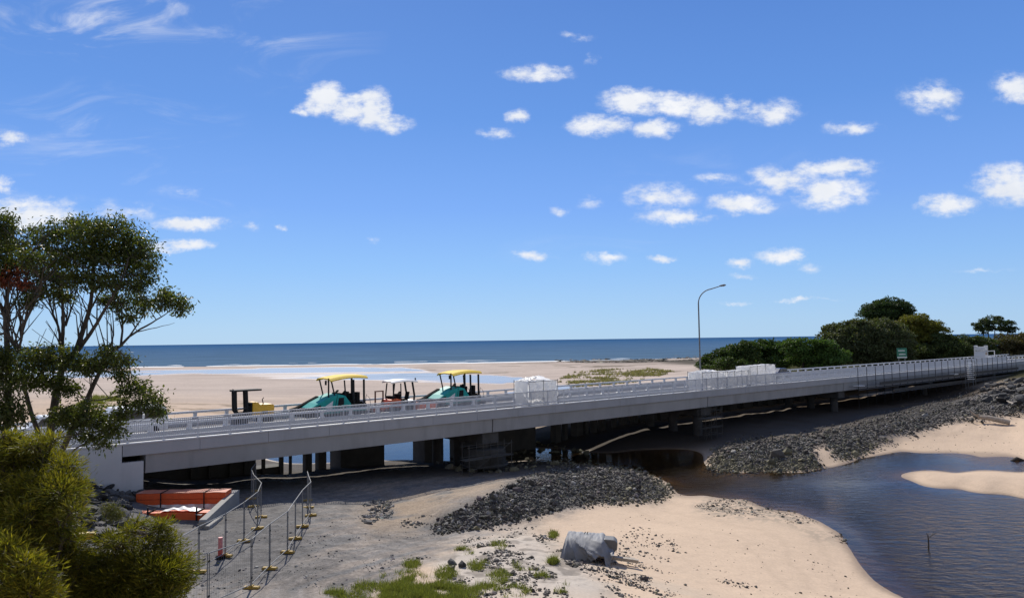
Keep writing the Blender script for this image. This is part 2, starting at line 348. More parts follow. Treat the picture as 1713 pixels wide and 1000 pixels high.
# ------------------------------------------------------------------ terrain: heights from surveyed spots (pixel, pixel, metres above water)
SPOTS = [
 # work site on the left
 (330,990,2.3),(420,985,2.3),(440,885,2.3),(520,860,2.2),(600,990,2.5),(700,995,2.6),(600,900,2.0),(700,900,1.75),(640,850,1.35),(520,812,1.3),
 (430,802,1.6),(300,900,2.4),(250,850,2.6),(165,850,3.3),(140,800,4.1),(225,812,3.0),(100,830,4.0),(380,850,2.2),(100,920,3.2),(200,930,2.8),
 # under and just beyond the left spans
 (300,796,1.3),(380,797,1.2),(470,785,.8),(560,788,1.1),(640,785,1.1),(705,780,1.0),(490,768,-.35),(555,766,-.35),(650,760,-.4),(700,755,-.4),(745,765,-.3),
 # gravel ramp
 (760,852,2.1),(830,832,2.2),(900,803,1.9),(1000,783,1.5),(1060,793,1.3),(735,890,1.45),(800,882,1.3),(870,870,1.15),(1000,838,.75),(1110,828,.18),(1085,805,.7),
 (850,792,1.0),(760,812,1.15),(690,830,1.35),(930,778,.5),(660,880,1.75),
 # creek below the bridge
 (1000,770,-.35),(1060,765,-.4),(1110,790,-.6),(1150,775,-.7),(1200,812,-.6),(1300,832,-.7),(1450,862,-1.0),(1600,900,-1.2),(1600,985,-1.3),(1530,940,-.75),(1400,832,-.7),(1160,802,-.5),(1690,960,-1.3),(1690,870,-1.1),
 # foreground sand and its water line
 (900,885,1.3),(1000,862,.95),(1100,845,.35),(1130,822,0),(1180,828,.0),(1250,835,.0),(1330,856,.0),(1372,872,.0),(1405,892,.0),(1425,922,.0),(1450,955,.0),(1485,985,.0),(1525,1005,.0),
 (1150,850,.3),(1200,862,.3),(1290,868,.2),(1150,890,.75),(1250,905,.65),(1300,950,.55),(1375,945,.25),(1410,990,.25),(1350,990,.5),(1200,990,1.2),(1100,950,1.35),(1000,950,1.85),(900,960,2.3),(950,1000,2.6),(800,1000,2.7),(835,905,1.9),(760,940,2.2),(930,915,1.75),
 # right bank: ramp, toe, sand, spit
 (1195,786,0),(1280,787,0),(1370,784,0),(1440,766,0),(1490,757,.02),(1215,750,1.1),(1300,740,1.4),(1400,722,1.5),(1500,700,1.9),(1600,675,2.6),(1690,652,4.0),(1720,640,5),
 (1240,736,.9),(1350,720,1.0),(1420,708,1.0),(1500,688,1.2),(1600,664,1.6),(1265,765,.8),(1350,765,.75),(1420,745,.9),(1480,725,1.2),
 (1530,757,.0),(1600,732,.55),(1690,722,.8),(1650,708,1.4),(1500,743,.3),(1500,772,-.3),(1600,775,-.22),(1700,778,-.2),(1640,765,.0),(1713,769,.0),(1450,790,-.4),
 (1510,795,.04),(1560,798,.3),(1600,802,.4),(1650,806,.45),(1713,811,.5),(1530,806,.0),(1600,816,.0),(1713,834,.0),(1600,791,.0),(1713,789,.0),
 # beyond the bridge
 (1040,742,.5),(1075,718,1.25),(1265,706,1.25),(1170,712,1.25),(1010,758,.0),(900,738,.3),(960,722,.9),(860,745,-.2),(930,758,-.2),
 (300,690,1.3),(200,672,2.0),(120,668,2.2),(450,672,.9),(700,655,.7),(850,645,.5),(920,655,.9),(300,640,.5),(600,640,.35),(720,628,.3),(940,632,1.1),(1080,628,1.3),(1000,642,1.2),
 (1180,640,2.2),(1300,620,3.2),(1450,605,3.8),(1600,590,4.5),(1713,585,5),(1250,600,2.8),
 (230,614,0),(420,612,.02),(560,610,0),(720,608,0),(900,605,0),(1000,602.5,0),(1100,600.5,0),(1180,598,0),(-300,619,0),(230,609,-1),(560,605,-1),(900,600,-1),(1100,596,-1),(400,617,.3),(800,614,.4),(1050,608,.6),
 (1400,592,1.5),(1600,588,1.5),(1950,583,1.5),(1400,585,-1),(1700,580,-1),
]
def uD(x, y): return 856.5 + F * x / y, y
_c = np.array([[*P(a, b, z)[:2], z] for a, b, z in SPOTS])
_ex = np.array([[0,4,10.4],[-6,6,9.6],[-9,11,7.4],[5,8,7.8],[0,14,5.2],[-6.5,15.5,5.6],[-11,17,5.4],[8,14,4.6],[-3,22,3.4],[-11,22,3.7],[16,20,2.0],[24,24,-.6],[-40,30,6],[-60,50,6.5],[60,40,-.8],[80,70,.8],
                [-45,40.5,5.9],[-60,20,7.5],[60,10,-.6],[-42,70,1.6],[-90,90,1.8],[140,120,4.6],[200,170,5],[330,300,4],[-160,160,1.5],[-300,300,.8],[-380,430,-1],[-700,900,-4],[0,700,-4],[500,900,-4],[900,900,-4],[140,90,3],[260,450,-1.2]])
_c = np.vstack([_c, _ex])
def _k(u, D): return np.stack([(u - 856.5) / 150.0, np.log(np.maximum(D, 1.0)) * 4.2], -1)
_ku = _k(*uD(_c[:, 0], _c[:, 1]))
def _phi(a, b): return np.sqrt(((a[:, None, :] - b[None, :, :]) ** 2).sum(-1) + .006)
_N = len(_c); _A = np.zeros((_N + 1, _N + 1)); _A[:_N, :_N] = _phi(_ku, _ku) - np.eye(_N) * .02; _A[:_N, _N] = 1; _A[_N, :_N] = 1
_w = np.linalg.solve(_A, np.append(_c[:, 2], 0))
def base_h(x, y):
    x = np.atleast_1d(np.asarray(x, float)); y = np.atleast_1d(np.asarray(y, float))
    k = _k(*uD(x, y)); o = np.empty(len(x))
    for i in range(0, len(x), 40000): o[i:i + 40000] = _phi(k[i:i + 40000], _ku) @ _w[:_N] + _w[_N]
    return o
def poly_sd(px, py, poly):
    poly = np.array(poly, float); ins = np.zeros(len(px), bool); dm = np.full(len(px), 1e9)
    for i in range(len(poly)):
        a = poly[i]; b = poly[(i + 1) % len(poly)]
        cr = ((a[1] > py) != (b[1] > py)) & (px < (b[0] - a[0]) * (py - a[1]) / (b[1] - a[1] + 1e-12) + a[0]); ins ^= cr
        e = b - a; t = np.clip(((px - a[0]) * e[0] + (py - a[1]) * e[1]) / (e @ e + 1e-9), 0, 1)
        dm = np.minimum(dm, np.hypot(px - a[0] - t * e[0], py - a[1] - t * e[1]))
    return np.where(ins, dm, -dm)
RAMP_L = [(725,892),(745,866),(800,842),(850,815),(900,790),(960,775),(1022,774),(1082,788),(1128,822),(1105,838),(1020,842),(950,848),(880,866),(820,880)]
RAMP_R = [(1180,790),(1198,750),(1245,734),(1330,729),(1410,714),(1480,694),(1560,672),(1640,652),(1720,632),(1720,690),(1640,700),(1590,706),(1540,722),(1500,728),(1470,742),(1440,762),(1405,768),(1380,745),(1360,748),(1372,784),(1300,789)]
WORK = [(-400,1100),(560,1100),(640,985),(700,950),(770,915),(850,880),(900,870),(960,850),(1000,790),(880,780),(700,778),(500,790),(420,780),(200,780),(-400,780)]
HUMP = [(735,935),(790,905),(880,885),(930,915),(990,960),(1040,1010),(740,1010)]
def gmask(px, py, D, poly, soft, d0=0, d1=1e9):
    return 1 / (1 + np.exp(-np.clip(poly_sd(px, py, poly) / soft, -30, 30))) * ((D > d0) & (D < d1))
def fields(x, y):
    """height and surface masks at world points"""
    h = base_h(x, y)
    n1 = fbm(x * .35, y * .35, 3); n2 = fbm(x * 1.6, y * 1.6, 9)
    px, py = proj(np.stack([x, y, h], -1)); D = y
    j1 = (fbm(x * .9, y * .9, 21) - .5) * 26; j2 = (fbm(x * .9, y * .9, 33) - .5) * 18
    rl = gmask(px + j1 * .5, py + j2 * .5, D, RAMP_L, 4.0, 35, 72); rr = gmask(px + j1 * .4, py + j2 * .4, D, RAMP_R, 3.2, 55, 150)
    wk = gmask(px + j1 * 1.6, py + j2 * 1.6, D, WORK, 7, 10, 75)
    rock = np.maximum(rl, rr)
    h = h + (n1 - .5) * .25 * (wk + .5) * np.clip(h + .2, 0, 1) * (D < 140) + (n2 - .5) * (.10 * wk + .3 * rock + .05 + .22 * gmask(px, py, D, HUMP, 10, 25, 46)) * np.clip(h + .1, 0, .6)
    far = sstep(120, 200, D)
    h = h + far * (fbm(x * .03, y * .03, 5) - .5) * .5 * np.clip(h, 0, 1) + sstep(70, 90, D) * sstep(200, 120, D) * (n1 - .5) * .35 * np.clip(h + .1, 0, 1)
    return h, px, py, D, rock, wk, n1, n2
def ground(x, y): return fields(np.atleast_1d(np.asarray(x, float)), np.atleast_1d(np.asarray(y, float)))[0]
def PG(px, py):
    """points of the terrain seen at these photograph positions"""
    px = np.atleast_1d(np.asarray(px, float)); py = np.atleast_1d(np.asarray(py, float))
    d = FW[None] + ((px - 856.5) / F)[:, None] * RT[None] + ((500 - py) / F)[:, None] * UP[None]
    z = np.full(len(px), 1.2)
    for _ in range(9):
        q = np.array([0, 0, CZ]) + d * ((z - CZ) / d[:, 2])[:, None]
        z = .35 * z + .65 * np.clip(ground(q[:, 0], q[:, 1]), -1.5, 9)
    return np.array([0, 0, CZ]) + d * ((z - CZ) / d[:, 2])[:, None]

us = np.concatenate([np.linspace(-2600, -120, 40), np.arange(-118, 1834, 1.45), np.linspace(1840, 4300, 40)])
Dn = np.linspace(3.0, 26.5, 36)
yy = np.arange(1022, 588, -1.25); Df = 11.2 * F / (yy - 568.5)
Dx = np.concatenate([np.linspace(700, 1000, 4)])
Ds = np.unique(np.concatenate([Dn[Dn < Df[0] - .2], Df, Dx]))
UU, DD = np.meshgrid(us, Ds); GX = ((UU - 856.5) / F * DD).ravel(); GY = DD.ravel()
GH, GPX, GPY, GD, GROCK, GWORK, GN1, GN2 = fields(GX, GY)
nu, nd = len(us), len(Ds)
idx = np.arange(nu * nd).reshape(nd, nu)
quads = np.stack([idx[:-1, :-1], idx[:-1, 1:], idx[1:, 1:], idx[1:, :-1]], -1).reshape(-1, 4)

def lerp(a, b, t): return a * (1 - t[:, None]) + np.asarray(b)[None] * t[:, None]
x, y = GX, GY
big = fbm(x * .12, y * .12, 40); mid = fbm(x * .6, y * .6, 41); fin = fbm(x * 3.1, y * 3.1, 42)
sandN = np.array([.57, .43, .305]); sandF = np.array([.50, .42, .36])
farm = sstep(85, 180, GD)
col = np.repeat(sandN[None], len(x), 0); col = lerp(col, sandF, farm)
col *= (1 + (big - .5) * .22 + (fin - .5) * .12)[:, None]
# pale grey windblown sand high on the foreground bank
col = lerp(col, (.47, .39, .30), sstep(.9, 2.0, GH) * (GD < 70) * sstep(.35, .7, mid) * .8)
# ripple crest and old water lines on the sand bank
zz = GH + (mid - .5) * .12
for z0 in (.22, .42, .62): col *= (1 - .06 * np.exp(-((zz - z0) / .025) ** 2) * (GD < 75))[:, None]
# work site: crushed grey gravel with brown wheel tracks running off to the ramp
ca, sa = math.cos(1.0), math.sin(1.0)
tr = fbm((x * ca + y * sa) * .12, (-x * sa + y * ca) * 1.7, 50); tr2 = fbm((x * ca + y * sa) * .2, (-x * sa + y * ca) * 4.0, 55)
wc = np.repeat(np.array([[.17, .163, .155]]), len(x), 0)
wc = lerp(wc, (.30, .25, .205), sstep(.42, .66, tr * .6 + big * .4) * sstep(380, 560, GPX))
wc = lerp(wc, (.26, .22, .185), sstep(.5, .7, tr2) * .8)
wc = lerp(wc, (.125, .12, .115), sstep(620, 470, GPX + (mid - .5) * 120) * sstep(995, 960, GPY) * .8)
wc = lerp(wc, (.135, .13, .122), gmask(GPX + (mid - .5) * 40, GPY, GD, [(590,850),(650,835),(700,865),(760,880),(720,905),(640,900)], 12, 30, 60) * .7)
wc *= (1 + (fin - .5) * .8 + (mid - .5) * .35)[:, None]; wc = lerp(wc, (.11, .105, .1), sstep(.56, .74, fbm(x * 1.1, y * 1.1, 57, 5)) * .55)
brown = gmask(GPX, GPY, GD, [(600,860),(640,830),(760,812),(860,790),(830,820),(740,850),(690,885),(620,890)], 10, 35, 75)
wc = lerp(wc, (.34, .25, .165), brown * .8 * sstep(.3, .6, mid))
col = lerp(col, wc, GWORK)
# dark gravel
gc = np.repeat(np.array([[.1, .098, .095]]), len(x), 0) * (.6 + .9 * fin)[:, None]
gc = lerp(gc, (.16, .14, .09), sstep(.5, .15, GH) * .6)
col = lerp(col, gc, GROCK * .95)
hm = gmask(GPX + (mid - .5) * 30, GPY + (mid - .5) * 20, GD, HUMP, 6, 25, 46)
col = lerp(col, (.47, .42, .36), hm * .8); col = lerp(col, (.2, .17, .14), hm * sstep(.56, .7, fbm(x * 1.3, y * 1.3, 45)) * .75)
# small stones washed over the sand by the water
for poly, amt in (([(1160,845),(1200,828),(1300,842),(1375,872),(1340,878),(1240,868),(1180,862)], .8), ([(1330,880),(1420,895),(1430,915),(1360,905)], .5), ([(890,880),(930,900),(960,935),(930,930)], .6)):
    mk = gmask(GPX + (mid - .5) * 30, GPY + (fin - .5) * 16, GD, poly, 4, 20, 75)
    col = lerp(col, (.22, .19, .15), mk * amt * sstep(.35, .6, fin))
# dark mud under the spans, with the bridge shade painted into its colour
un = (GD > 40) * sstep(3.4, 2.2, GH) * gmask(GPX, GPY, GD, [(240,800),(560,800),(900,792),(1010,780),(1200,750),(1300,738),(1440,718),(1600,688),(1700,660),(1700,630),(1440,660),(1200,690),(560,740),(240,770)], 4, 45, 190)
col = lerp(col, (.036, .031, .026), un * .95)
# wet edge and creek bed
shore_n = (mid - .5) * .06
wet = sstep(.12, .01, GH + shore_n) * (GD < 150)
col = lerp(col, (.24, .165, .1), wet * .75)
bed = sstep(-.02, -.6, GH); col = lerp(col, (.16, .095, .04), bed)
# beach: wet sheets that mirror the sky, ribs, weed lines
s1 = fbm(x * .012 + y * .002, y * .05, 60, 5)
band = np.zeros(len(x))
for poly in ([(-400,632),(230,619),(400,616),(560,613),(700,620),(880,632),(900,640),(760,640),(560,634),(430,632),(330,626),(-400,650)],
             [(430,626),(700,618),(760,626),(880,634),(840,642),(700,637),(560,634)], [(880,640),(1040,652),(1160,640),(1160,650),(960,668),(840,660)]):
    band = np.maximum(band, gmask(GPX + (s1 - .5) * 90, GPY + (s1 - .5) * 9, GD, poly, 1.6, 120, 420))
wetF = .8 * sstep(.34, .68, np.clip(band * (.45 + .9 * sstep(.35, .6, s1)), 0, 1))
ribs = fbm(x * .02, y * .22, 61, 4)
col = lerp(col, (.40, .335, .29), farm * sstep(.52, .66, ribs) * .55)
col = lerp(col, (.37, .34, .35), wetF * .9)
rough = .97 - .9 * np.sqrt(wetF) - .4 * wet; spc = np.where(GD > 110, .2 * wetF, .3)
weed = sstep(.62, .7, fbm(x * .05, y * .16, 63, 5)) * gmask(GPX, GPY, GD, [(560,625),(760,614),(1180,602),(1180,625),(960,640),(700,632)], 3, 150, 420)
col = lerp(col, (.13, .11, .08), weed * .8)
weed2 = sstep(.6, .68, fbm(x * .12, y * .3, 64, 5)) * gmask(GPX, GPY, GD, [(250,672),(420,665),(420,692),(250,700)], 3, 80, 180)
col = lerp(col, (.25, .2, .15), weed2 * .7)
flat = gmask(GPX + (s1 - .5) * 60, GPY, GD, [(880,607),(1000,601),(1180,596),(1180,612),(1090,606),(960,608)], 1.2, 200, 600); col = lerp(col, (.11, .1, .085), flat * sstep(.38, .5, fbm(x * .03, y * .03, 66, 5)))
# coastal soil beneath the scrub
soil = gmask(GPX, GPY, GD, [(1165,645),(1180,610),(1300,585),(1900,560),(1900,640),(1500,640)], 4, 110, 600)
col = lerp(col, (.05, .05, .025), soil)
col = np.clip(col, .01, .9)
gm = bpy.data.materials.new('sand_and_gravel'); gm.use_nodes = True; t = gm.node_tree; p = t.nodes['Principled BSDF']
at = t.nodes.new('ShaderNodeAttribute'); at.attribute_name = 'Col'; ar = t.nodes.new('ShaderNodeAttribute'); ar.attribute_name = 'rgh'; ag = t.nodes.new('ShaderNodeAttribute'); ag.attribute_name = 'grit'
tcn = t.nodes.new('ShaderNodeTexCoord')
def tnoise(sc, de=6, ro=.65):
    n = t.nodes.new('ShaderNodeTexNoise'); n.inputs['Scale'].default_value = sc; n.inputs['Detail'].default_value = de; n.inputs['Roughness'].default_value = ro
    t.links.new(tcn.outputs['Object'], n.inputs['Vector']); return n
na = tnoise(7, 8, .72)
# grit: contrast of the fine speckle grows on gravel, stays slight on sand
mr1 = t.nodes.new('ShaderNodeMapRange'); mr1.inputs[1].default_value = .28; mr1.inputs[2].default_value = .72; mr1.inputs[3].default_value = -1; mr1.inputs[4].default_value = 1
t.links.new(na.outputs['Fac'], mr1.inputs[0])
am = t.nodes.new('ShaderNodeMath'); am.operation = 'MULTIPLY_ADD'; t.links.new(mr1.outputs[0], am.inputs[0]); t.links.new(ag.outputs['Fac'], am.inputs[1]); am.inputs[2].default_value = 1
sc_ = t.nodes.new('ShaderNodeVectorMath'); sc_.operation = 'SCALE'; t.links.new(at.outputs['Color'], sc_.inputs[0]); t.links.new(am.outputs[0], sc_.inputs['Scale'])
t.links.new(sc_.outputs[0], p.inputs['Base Color']); t.links.new(ar.outputs['Fac'], p.inputs['Roughness']); asp = t.nodes.new('ShaderNodeAttribute'); asp.attribute_name = 'spc'; t.links.new(asp.outputs['Fac'], p.inputs['Specular IOR Level'])
nb = tnoise(2.2, 10, .66); bp = t.nodes.new('ShaderNodeBump'); bp.inputs['Distance'].default_value = .22
bm_ = t.nodes.new('ShaderNodeMath'); bm_.operation = 'MULTIPLY_ADD'; t.links.new(ag.outputs['Fac'], bm_.inputs[0]); bm_.inputs[1].default_value = 1.1; bm_.inputs[2].default_value = .0
t.links.new(bm_.outputs[0], bp.inputs['Strength']); t.links.new(nb.outputs['Fac'], bp.inputs['Height']); t.links.new(bp.outputs[0], p.inputs['Normal'])
grit = np.clip(.13 + .3 * GWORK + .35 * GROCK, 0, .6) * (1 - wetF * .95) * (1 - farm * .35)
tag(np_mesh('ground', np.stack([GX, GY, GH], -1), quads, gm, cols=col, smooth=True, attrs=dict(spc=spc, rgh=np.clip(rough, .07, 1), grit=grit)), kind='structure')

# ------------------------------------------------------------------ water
wq = quads[(GH[quads].min(1) < .02) & (GY[quads].max(1) < 260)]
use = np.unique(wq); remap = np.full(len(GX), -1); remap[use] = np.arange(len(use))
wm = bpy.data.materials.new('tannin_creek_water'); wm.use_nodes = True; t = wm.node_tree; t.nodes.clear()
def tn(ty, **k):
    n = t.nodes.new(ty)
    for a, b in k.items(): setattr(n, a, b)
    return n
out = tn('ShaderNodeOutputMaterial'); ad = tn('ShaderNodeAttribute', attribute_name='depth'); tcn = tn('ShaderNodeTexCoord')
df = tn('ShaderNodeBsdfDiffuse'); df.inputs['Color'].default_value = (.026, .018, .008, 1)
tp = tn('ShaderNodeBsdfTransparent'); tp.inputs['Color'].default_value = (.82, .66, .42, 1)
mxa = tn('ShaderNodeMixShader'); dm = tn('ShaderNodeMapRange'); dm.inputs[1].default_value = 0; dm.inputs[2].default_value = .95; t.links.new(ad.outputs['Fac'], dm.inputs[0])
t.links.new(dm.outputs[0], mxa.inputs[0]); t.links.new(tp.outputs[0], mxa.inputs[1]); t.links.new(df.outputs[0], mxa.inputs[2])
gl = tn('ShaderNodeBsdfGlossy'); gl.inputs['Roughness'].default_value = .06
mpw = tn('ShaderNodeMapping'); mpw.inputs['Rotation'].default_value = (0, 0, R_(24)); mpw.inputs['Scale'].default_value = (.85, 1.7, 1); t.links.new(tcn.outputs['Object'], mpw.inputs[0])
nw = tn('ShaderNodeTexNoise'); nw.inputs['Scale'].default_value = 1.15; nw.inputs['Detail'].default_value = 5; nw.inputs['Roughness'].default_value = .6; nw.inputs['Distortion'].default_value = .5; t.links.new(mpw.outputs[0], nw.inputs['Vector'])
aw = tn('ShaderNodeAttribute', attribute_name='ripple')
bw = tn('ShaderNodeBump'); bw.inputs['Distance'].default_value = .16; t.links.new(aw.outputs['Fac'], bw.inputs['Strength']); t.links.new(nw.outputs['Fac'], bw.inputs['Height'])
fr = tn('ShaderNodeFresnel'); fr.inputs['IOR'].default_value = 1.33; t.links.new(bw.outputs[0], fr.inputs['Normal']); t.links.new(bw.outputs[0], gl.inputs['Normal'])
mxb = tn('ShaderNodeMixShader'); t.links.new(fr.outputs[0], mxb.inputs[0]); t.links.new(mxa.outputs[0], mxb.inputs[1]); t.links.new(gl.outputs[0], mxb.inputs[2]); t.links.new(mxb.outputs[0], out.inputs[0])
ux, uy = GX[use], GY[use]
rip = .1 + .55 * sstep(62, 48, uy) * sstep(.1, .5, -GH[use]) + .25 * sstep(.35, .7, fbm(ux * .15, uy * .15, 77))
tag(np_mesh('creek_water', np.stack([ux, uy, np.zeros(len(use))], -1), remap[wq], wm, smooth=True, attrs=dict(depth=np.clip(-GH[use], 0, 2), ripple=rip * (uy < 75) + .1 * (uy >= 75))), kind='structure')
# open sea
sv, sq = [], []
yr = np.concatenate([np.linspace(330, 700, 12), [1000, 2000, 5000, 12000, 40000]]); xr = np.linspace(-1.6, 1.6, 9)
sv = np.array([[a * max(b, 500) , b, 0] for b in yr for a in xr]); k = len(xr)
sq = np.array([[i * k + j, i * k + j + 1, (i + 1) * k + j + 1, (i + 1) * k + j] for i in range(len(yr) - 1) for j in range(k - 1)])
sm = bpy.data.materials.new('sea'); sm.use_nodes = True; t = sm.node_tree; p = t.nodes['Principled BSDF']
tcn = tn('ShaderNodeTexCoord'); sp = tn('ShaderNodeSeparateXYZ'); t.links.new(tcn.outputs['Object'], sp.inputs[0])
lg = tn('ShaderNodeMath', operation='LOGARITHM'); t.links.new(sp.outputs[1], lg.inputs[0]); lg.inputs[1].default_value = 10
rp = tn('ShaderNodeValToRGB'); rp.color_ramp.elements[0].position = 0; rp.color_ramp.elements[0].color = (.095, .16, .235, 1); rp.color_ramp.elements[1].position = 1; rp.color_ramp.elements[1].color = (.03, .085, .2, 1)
e = rp.color_ramp.elements.new(.28); e.color = (.075, .142, .24, 1); e = rp.color_ramp.elements.new(.6); e.color = (.045, .115, .23, 1)
mrs = tn('ShaderNodeMapRange'); mrs.inputs[1].default_value = 2.6; mrs.inputs[2].default_value = 4.2; t.links.new(lg.outputs[0], mrs.inputs[0]); t.links.new(mrs.outputs[0], rp.inputs[0])
mps = tn('ShaderNodeMapping'); mps.inputs['Scale'].default_value = (.012, .035, 1); t.links.new(tcn.outputs['Object'], mps.inputs[0])
ns = tn('ShaderNodeTexNoise'); ns.inputs['Scale'].default_value = 1; ns.inputs['Detail'].default_value = 7; ns.inputs['Roughness'].default_value = .7; t.links.new(mps.outputs[0], ns.inputs['Vector'])
mr2 = tn('ShaderNodeMapRange'); mr2.inputs[1].default_value = .3; mr2.inputs[2].default_value = .7; mr2.inputs[3].default_value = .78; mr2.inputs[4].default_value = 1.25; t.links.new(ns.outputs['Fac'], mr2.inputs[0])
vs = tn('ShaderNodeVectorMath', operation='SCALE'); t.links.new(rp.outputs[0], vs.inputs[0]); t.links.new(mr2.outputs[0], vs.inputs['Scale']); t.links.new(vs.outputs[0], p.inputs['Base Color'])
p.inputs['Roughness'].default_value = .5; p.inputs['Specular IOR Level'].default_value = .0
mp3 = tn('ShaderNodeMapping'); mp3.inputs['Scale'].default_value = (.25, .6, 1); t.links.new(tcn.outputs['Object'], mp3.inputs[0])
n3 = tn('ShaderNodeTexNoise'); n3.inputs['Scale'].default_value = 1; n3.inputs['Detail'].default_value = 6; t.links.new(mp3.outputs[0], n3.inputs['Vector'])
b3 = tn('ShaderNodeBump'); b3.inputs['Strength'].default_value = .6; b3.inputs['Distance'].default_value = 1.2; t.links.new(n3.outputs['Fac'], b3.inputs['Height']); t.links.new(b3.outputs[0], p.inputs['Normal'])
tag(np_mesh('sea', sv, sq, sm), kind='structure')
# surf: broken low ridges of foam where the sea meets the beach
fv, ff = [], []
fr_ = np.random.default_rng(5)
def shore_y(xw):
    lo, hi = 330., 520.
    for _ in range(30):
        m = (lo + hi) / 2
        if base_h([xw], [m])[0] > 0: lo = m
        else: hi = m
    return lo
for row, off, wd, hgt in ((0, 2, 4.5, .35), (1, 22, 2.2, .3), (2, 48, 1.8, .35)):
    xs = np.linspace(-330, 120, 226); ys = np.array([shore_y(a) for a in xs]) + off + (fbm(xs * .02, xs * 0 + row, 8) - .5) * 14
    n = fbm(xs * .045, xs * 0 + 3.3 * row, 15)
    wdt = wd * np.clip((n - (.3 if row == 0 else .56)) * 5, 0, 1.2) * (1 if row else np.clip((95 - xs) / 60, .15, 1))
    for i in range(len(xs) - 1):
        if min(wdt[i], wdt[i + 1]) < .15: continue
        b = len(fv)
        for j in (i, i + 1):
            fv += [(xs[j], ys[j] - wdt[j] / 2, .02), (xs[j], ys[j], hgt * min(1, wdt[j] / wd)), (xs[j], ys[j] + wdt[j] / 2, .02)]
        ff += [(b, b + 3, b + 4, b + 1), (b + 1, b + 4, b + 5, b + 2)]
tag(np_mesh('surf_foam', fv, ff, mat('sea_foam', (.8, .82, .82), .9, var=.05), smooth=True), 'thin white line of surf along the far beach', 'surf', kind='stuff')
# ------------------------------------------------------------------ the new bridge (local axes: x along the bridge, y across and away, z up)
ZL, ZD = 6.1, 5.95
bridge = empty('road_bridge', (A0[0], A0[1], 0), BANG, 'long new grey concrete road bridge with white railings spanning the creek mouth', 'bridge')
S_END = 205.0
m = MB(); m.box(-40, S_END, .36, 10.3, ZD - .25, ZD); m.build('deck', M['asphalt'], bridge)
# edge beams: precast panels with narrow joints, near side and far side
pl = 4.6; s = .02
while s < S_END:
    m = MB(); m.box(s, min(s + pl, S_END) - .02, 0, .34, 5.38, ZL, .015); m.build('edge_panel', M['fascia'], bridge); s += pl
m = MB(); m.box(-40, S_END, 10.32, 10.66, 5.38, ZL); m.build('far_edge_beam', M['fascia'], bridge)
JT = [1.3, 29.4, 61.4, 94.9, 128.0, 161.0, S_END]
for a, b in zip(JT[:-1], JT[1:]):
    for k, t0 in enumerate((.12, 2.3, 4.4, 6.5, 8.6)):
        gmat = M['girder'] if k == 0 else M['pierconc']  # inner girders take the concrete with under-deck shade in its colour
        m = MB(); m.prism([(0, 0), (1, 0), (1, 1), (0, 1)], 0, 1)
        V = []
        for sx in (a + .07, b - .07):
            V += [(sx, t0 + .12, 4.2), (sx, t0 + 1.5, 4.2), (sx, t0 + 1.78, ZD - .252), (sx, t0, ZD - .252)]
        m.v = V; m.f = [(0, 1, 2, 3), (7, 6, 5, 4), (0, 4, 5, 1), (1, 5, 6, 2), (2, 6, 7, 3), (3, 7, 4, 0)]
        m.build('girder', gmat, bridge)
# abutment and approach wall
m = MB(); m.prism([(-40, 1), (1.22, 1), (1.22, 5.0), (-.02, 5.0), (-.02, ZL - .003), (-40, ZL - .003)], .03, .42)
m.box(.5, 1.22, .43, 10.2, .6, 4.15); m.build('abutment_wall', M['concrete'], bridge)
m = MB(); m.box(-40, 1.2, 10.2, 10.6, 1, ZL - .01); m.build('abutment_wall', M['concrete'], bridge)
for q, sp_ in enumerate(JT[1:-1]):
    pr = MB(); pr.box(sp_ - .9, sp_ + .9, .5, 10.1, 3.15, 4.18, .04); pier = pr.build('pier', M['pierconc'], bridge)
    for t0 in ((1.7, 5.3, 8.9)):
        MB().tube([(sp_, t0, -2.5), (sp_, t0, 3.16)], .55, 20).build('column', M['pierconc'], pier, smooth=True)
    if q in (0,):
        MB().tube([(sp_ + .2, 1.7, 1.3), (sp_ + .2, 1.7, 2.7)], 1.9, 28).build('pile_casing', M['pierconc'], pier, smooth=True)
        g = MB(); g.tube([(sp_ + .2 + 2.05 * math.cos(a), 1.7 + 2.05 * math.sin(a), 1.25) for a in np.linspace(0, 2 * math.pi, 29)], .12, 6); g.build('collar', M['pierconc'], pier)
m = MB(); m.box(-40, S_END, -.04, .3, ZL + .002, ZL + .1, .02); m.build('lit_edge_strip', M['white'], bridge)  # white strip added to paint the sunlit line along the ledge
# pedestrian balustrade along the near edge
bal = MB(); bal.box(-40, S_END, .07, .17, ZL + 1.36, ZL + 1.43, .01); bal.box(-40, S_END, .06, .18, ZL + .25, ZL + .35)
bal = bal.build('balustrade', M['alu'], bridge)
step = 2.1; k = 0; s = -39.6
lod_s = 120
proto_panel = {}
def panel_mesh(npk):
    g = MB(); g.bar((0, .12, .1), (0, .12, 1.36), .07, .07); g.box(-.09, .09, .03, .21, .101, .116)
    for i in range(1, npk):
        xx = step * i / npk; g.box(xx - .021, xx + .021, .105, .135, .35, 1.36)
    return g
while s < 170:
    npk = 17
    if npk not in proto_panel:
        o = panel_mesh(npk).build('picket_panel', M['alu'], bal); proto_panel[npk] = o
    else:
        o = proto_panel[npk].copy(); C.objects.link(o); o.parent = bal
    o.location = (s, 0, ZL); s += step; k += 1
    if k >= 99: break
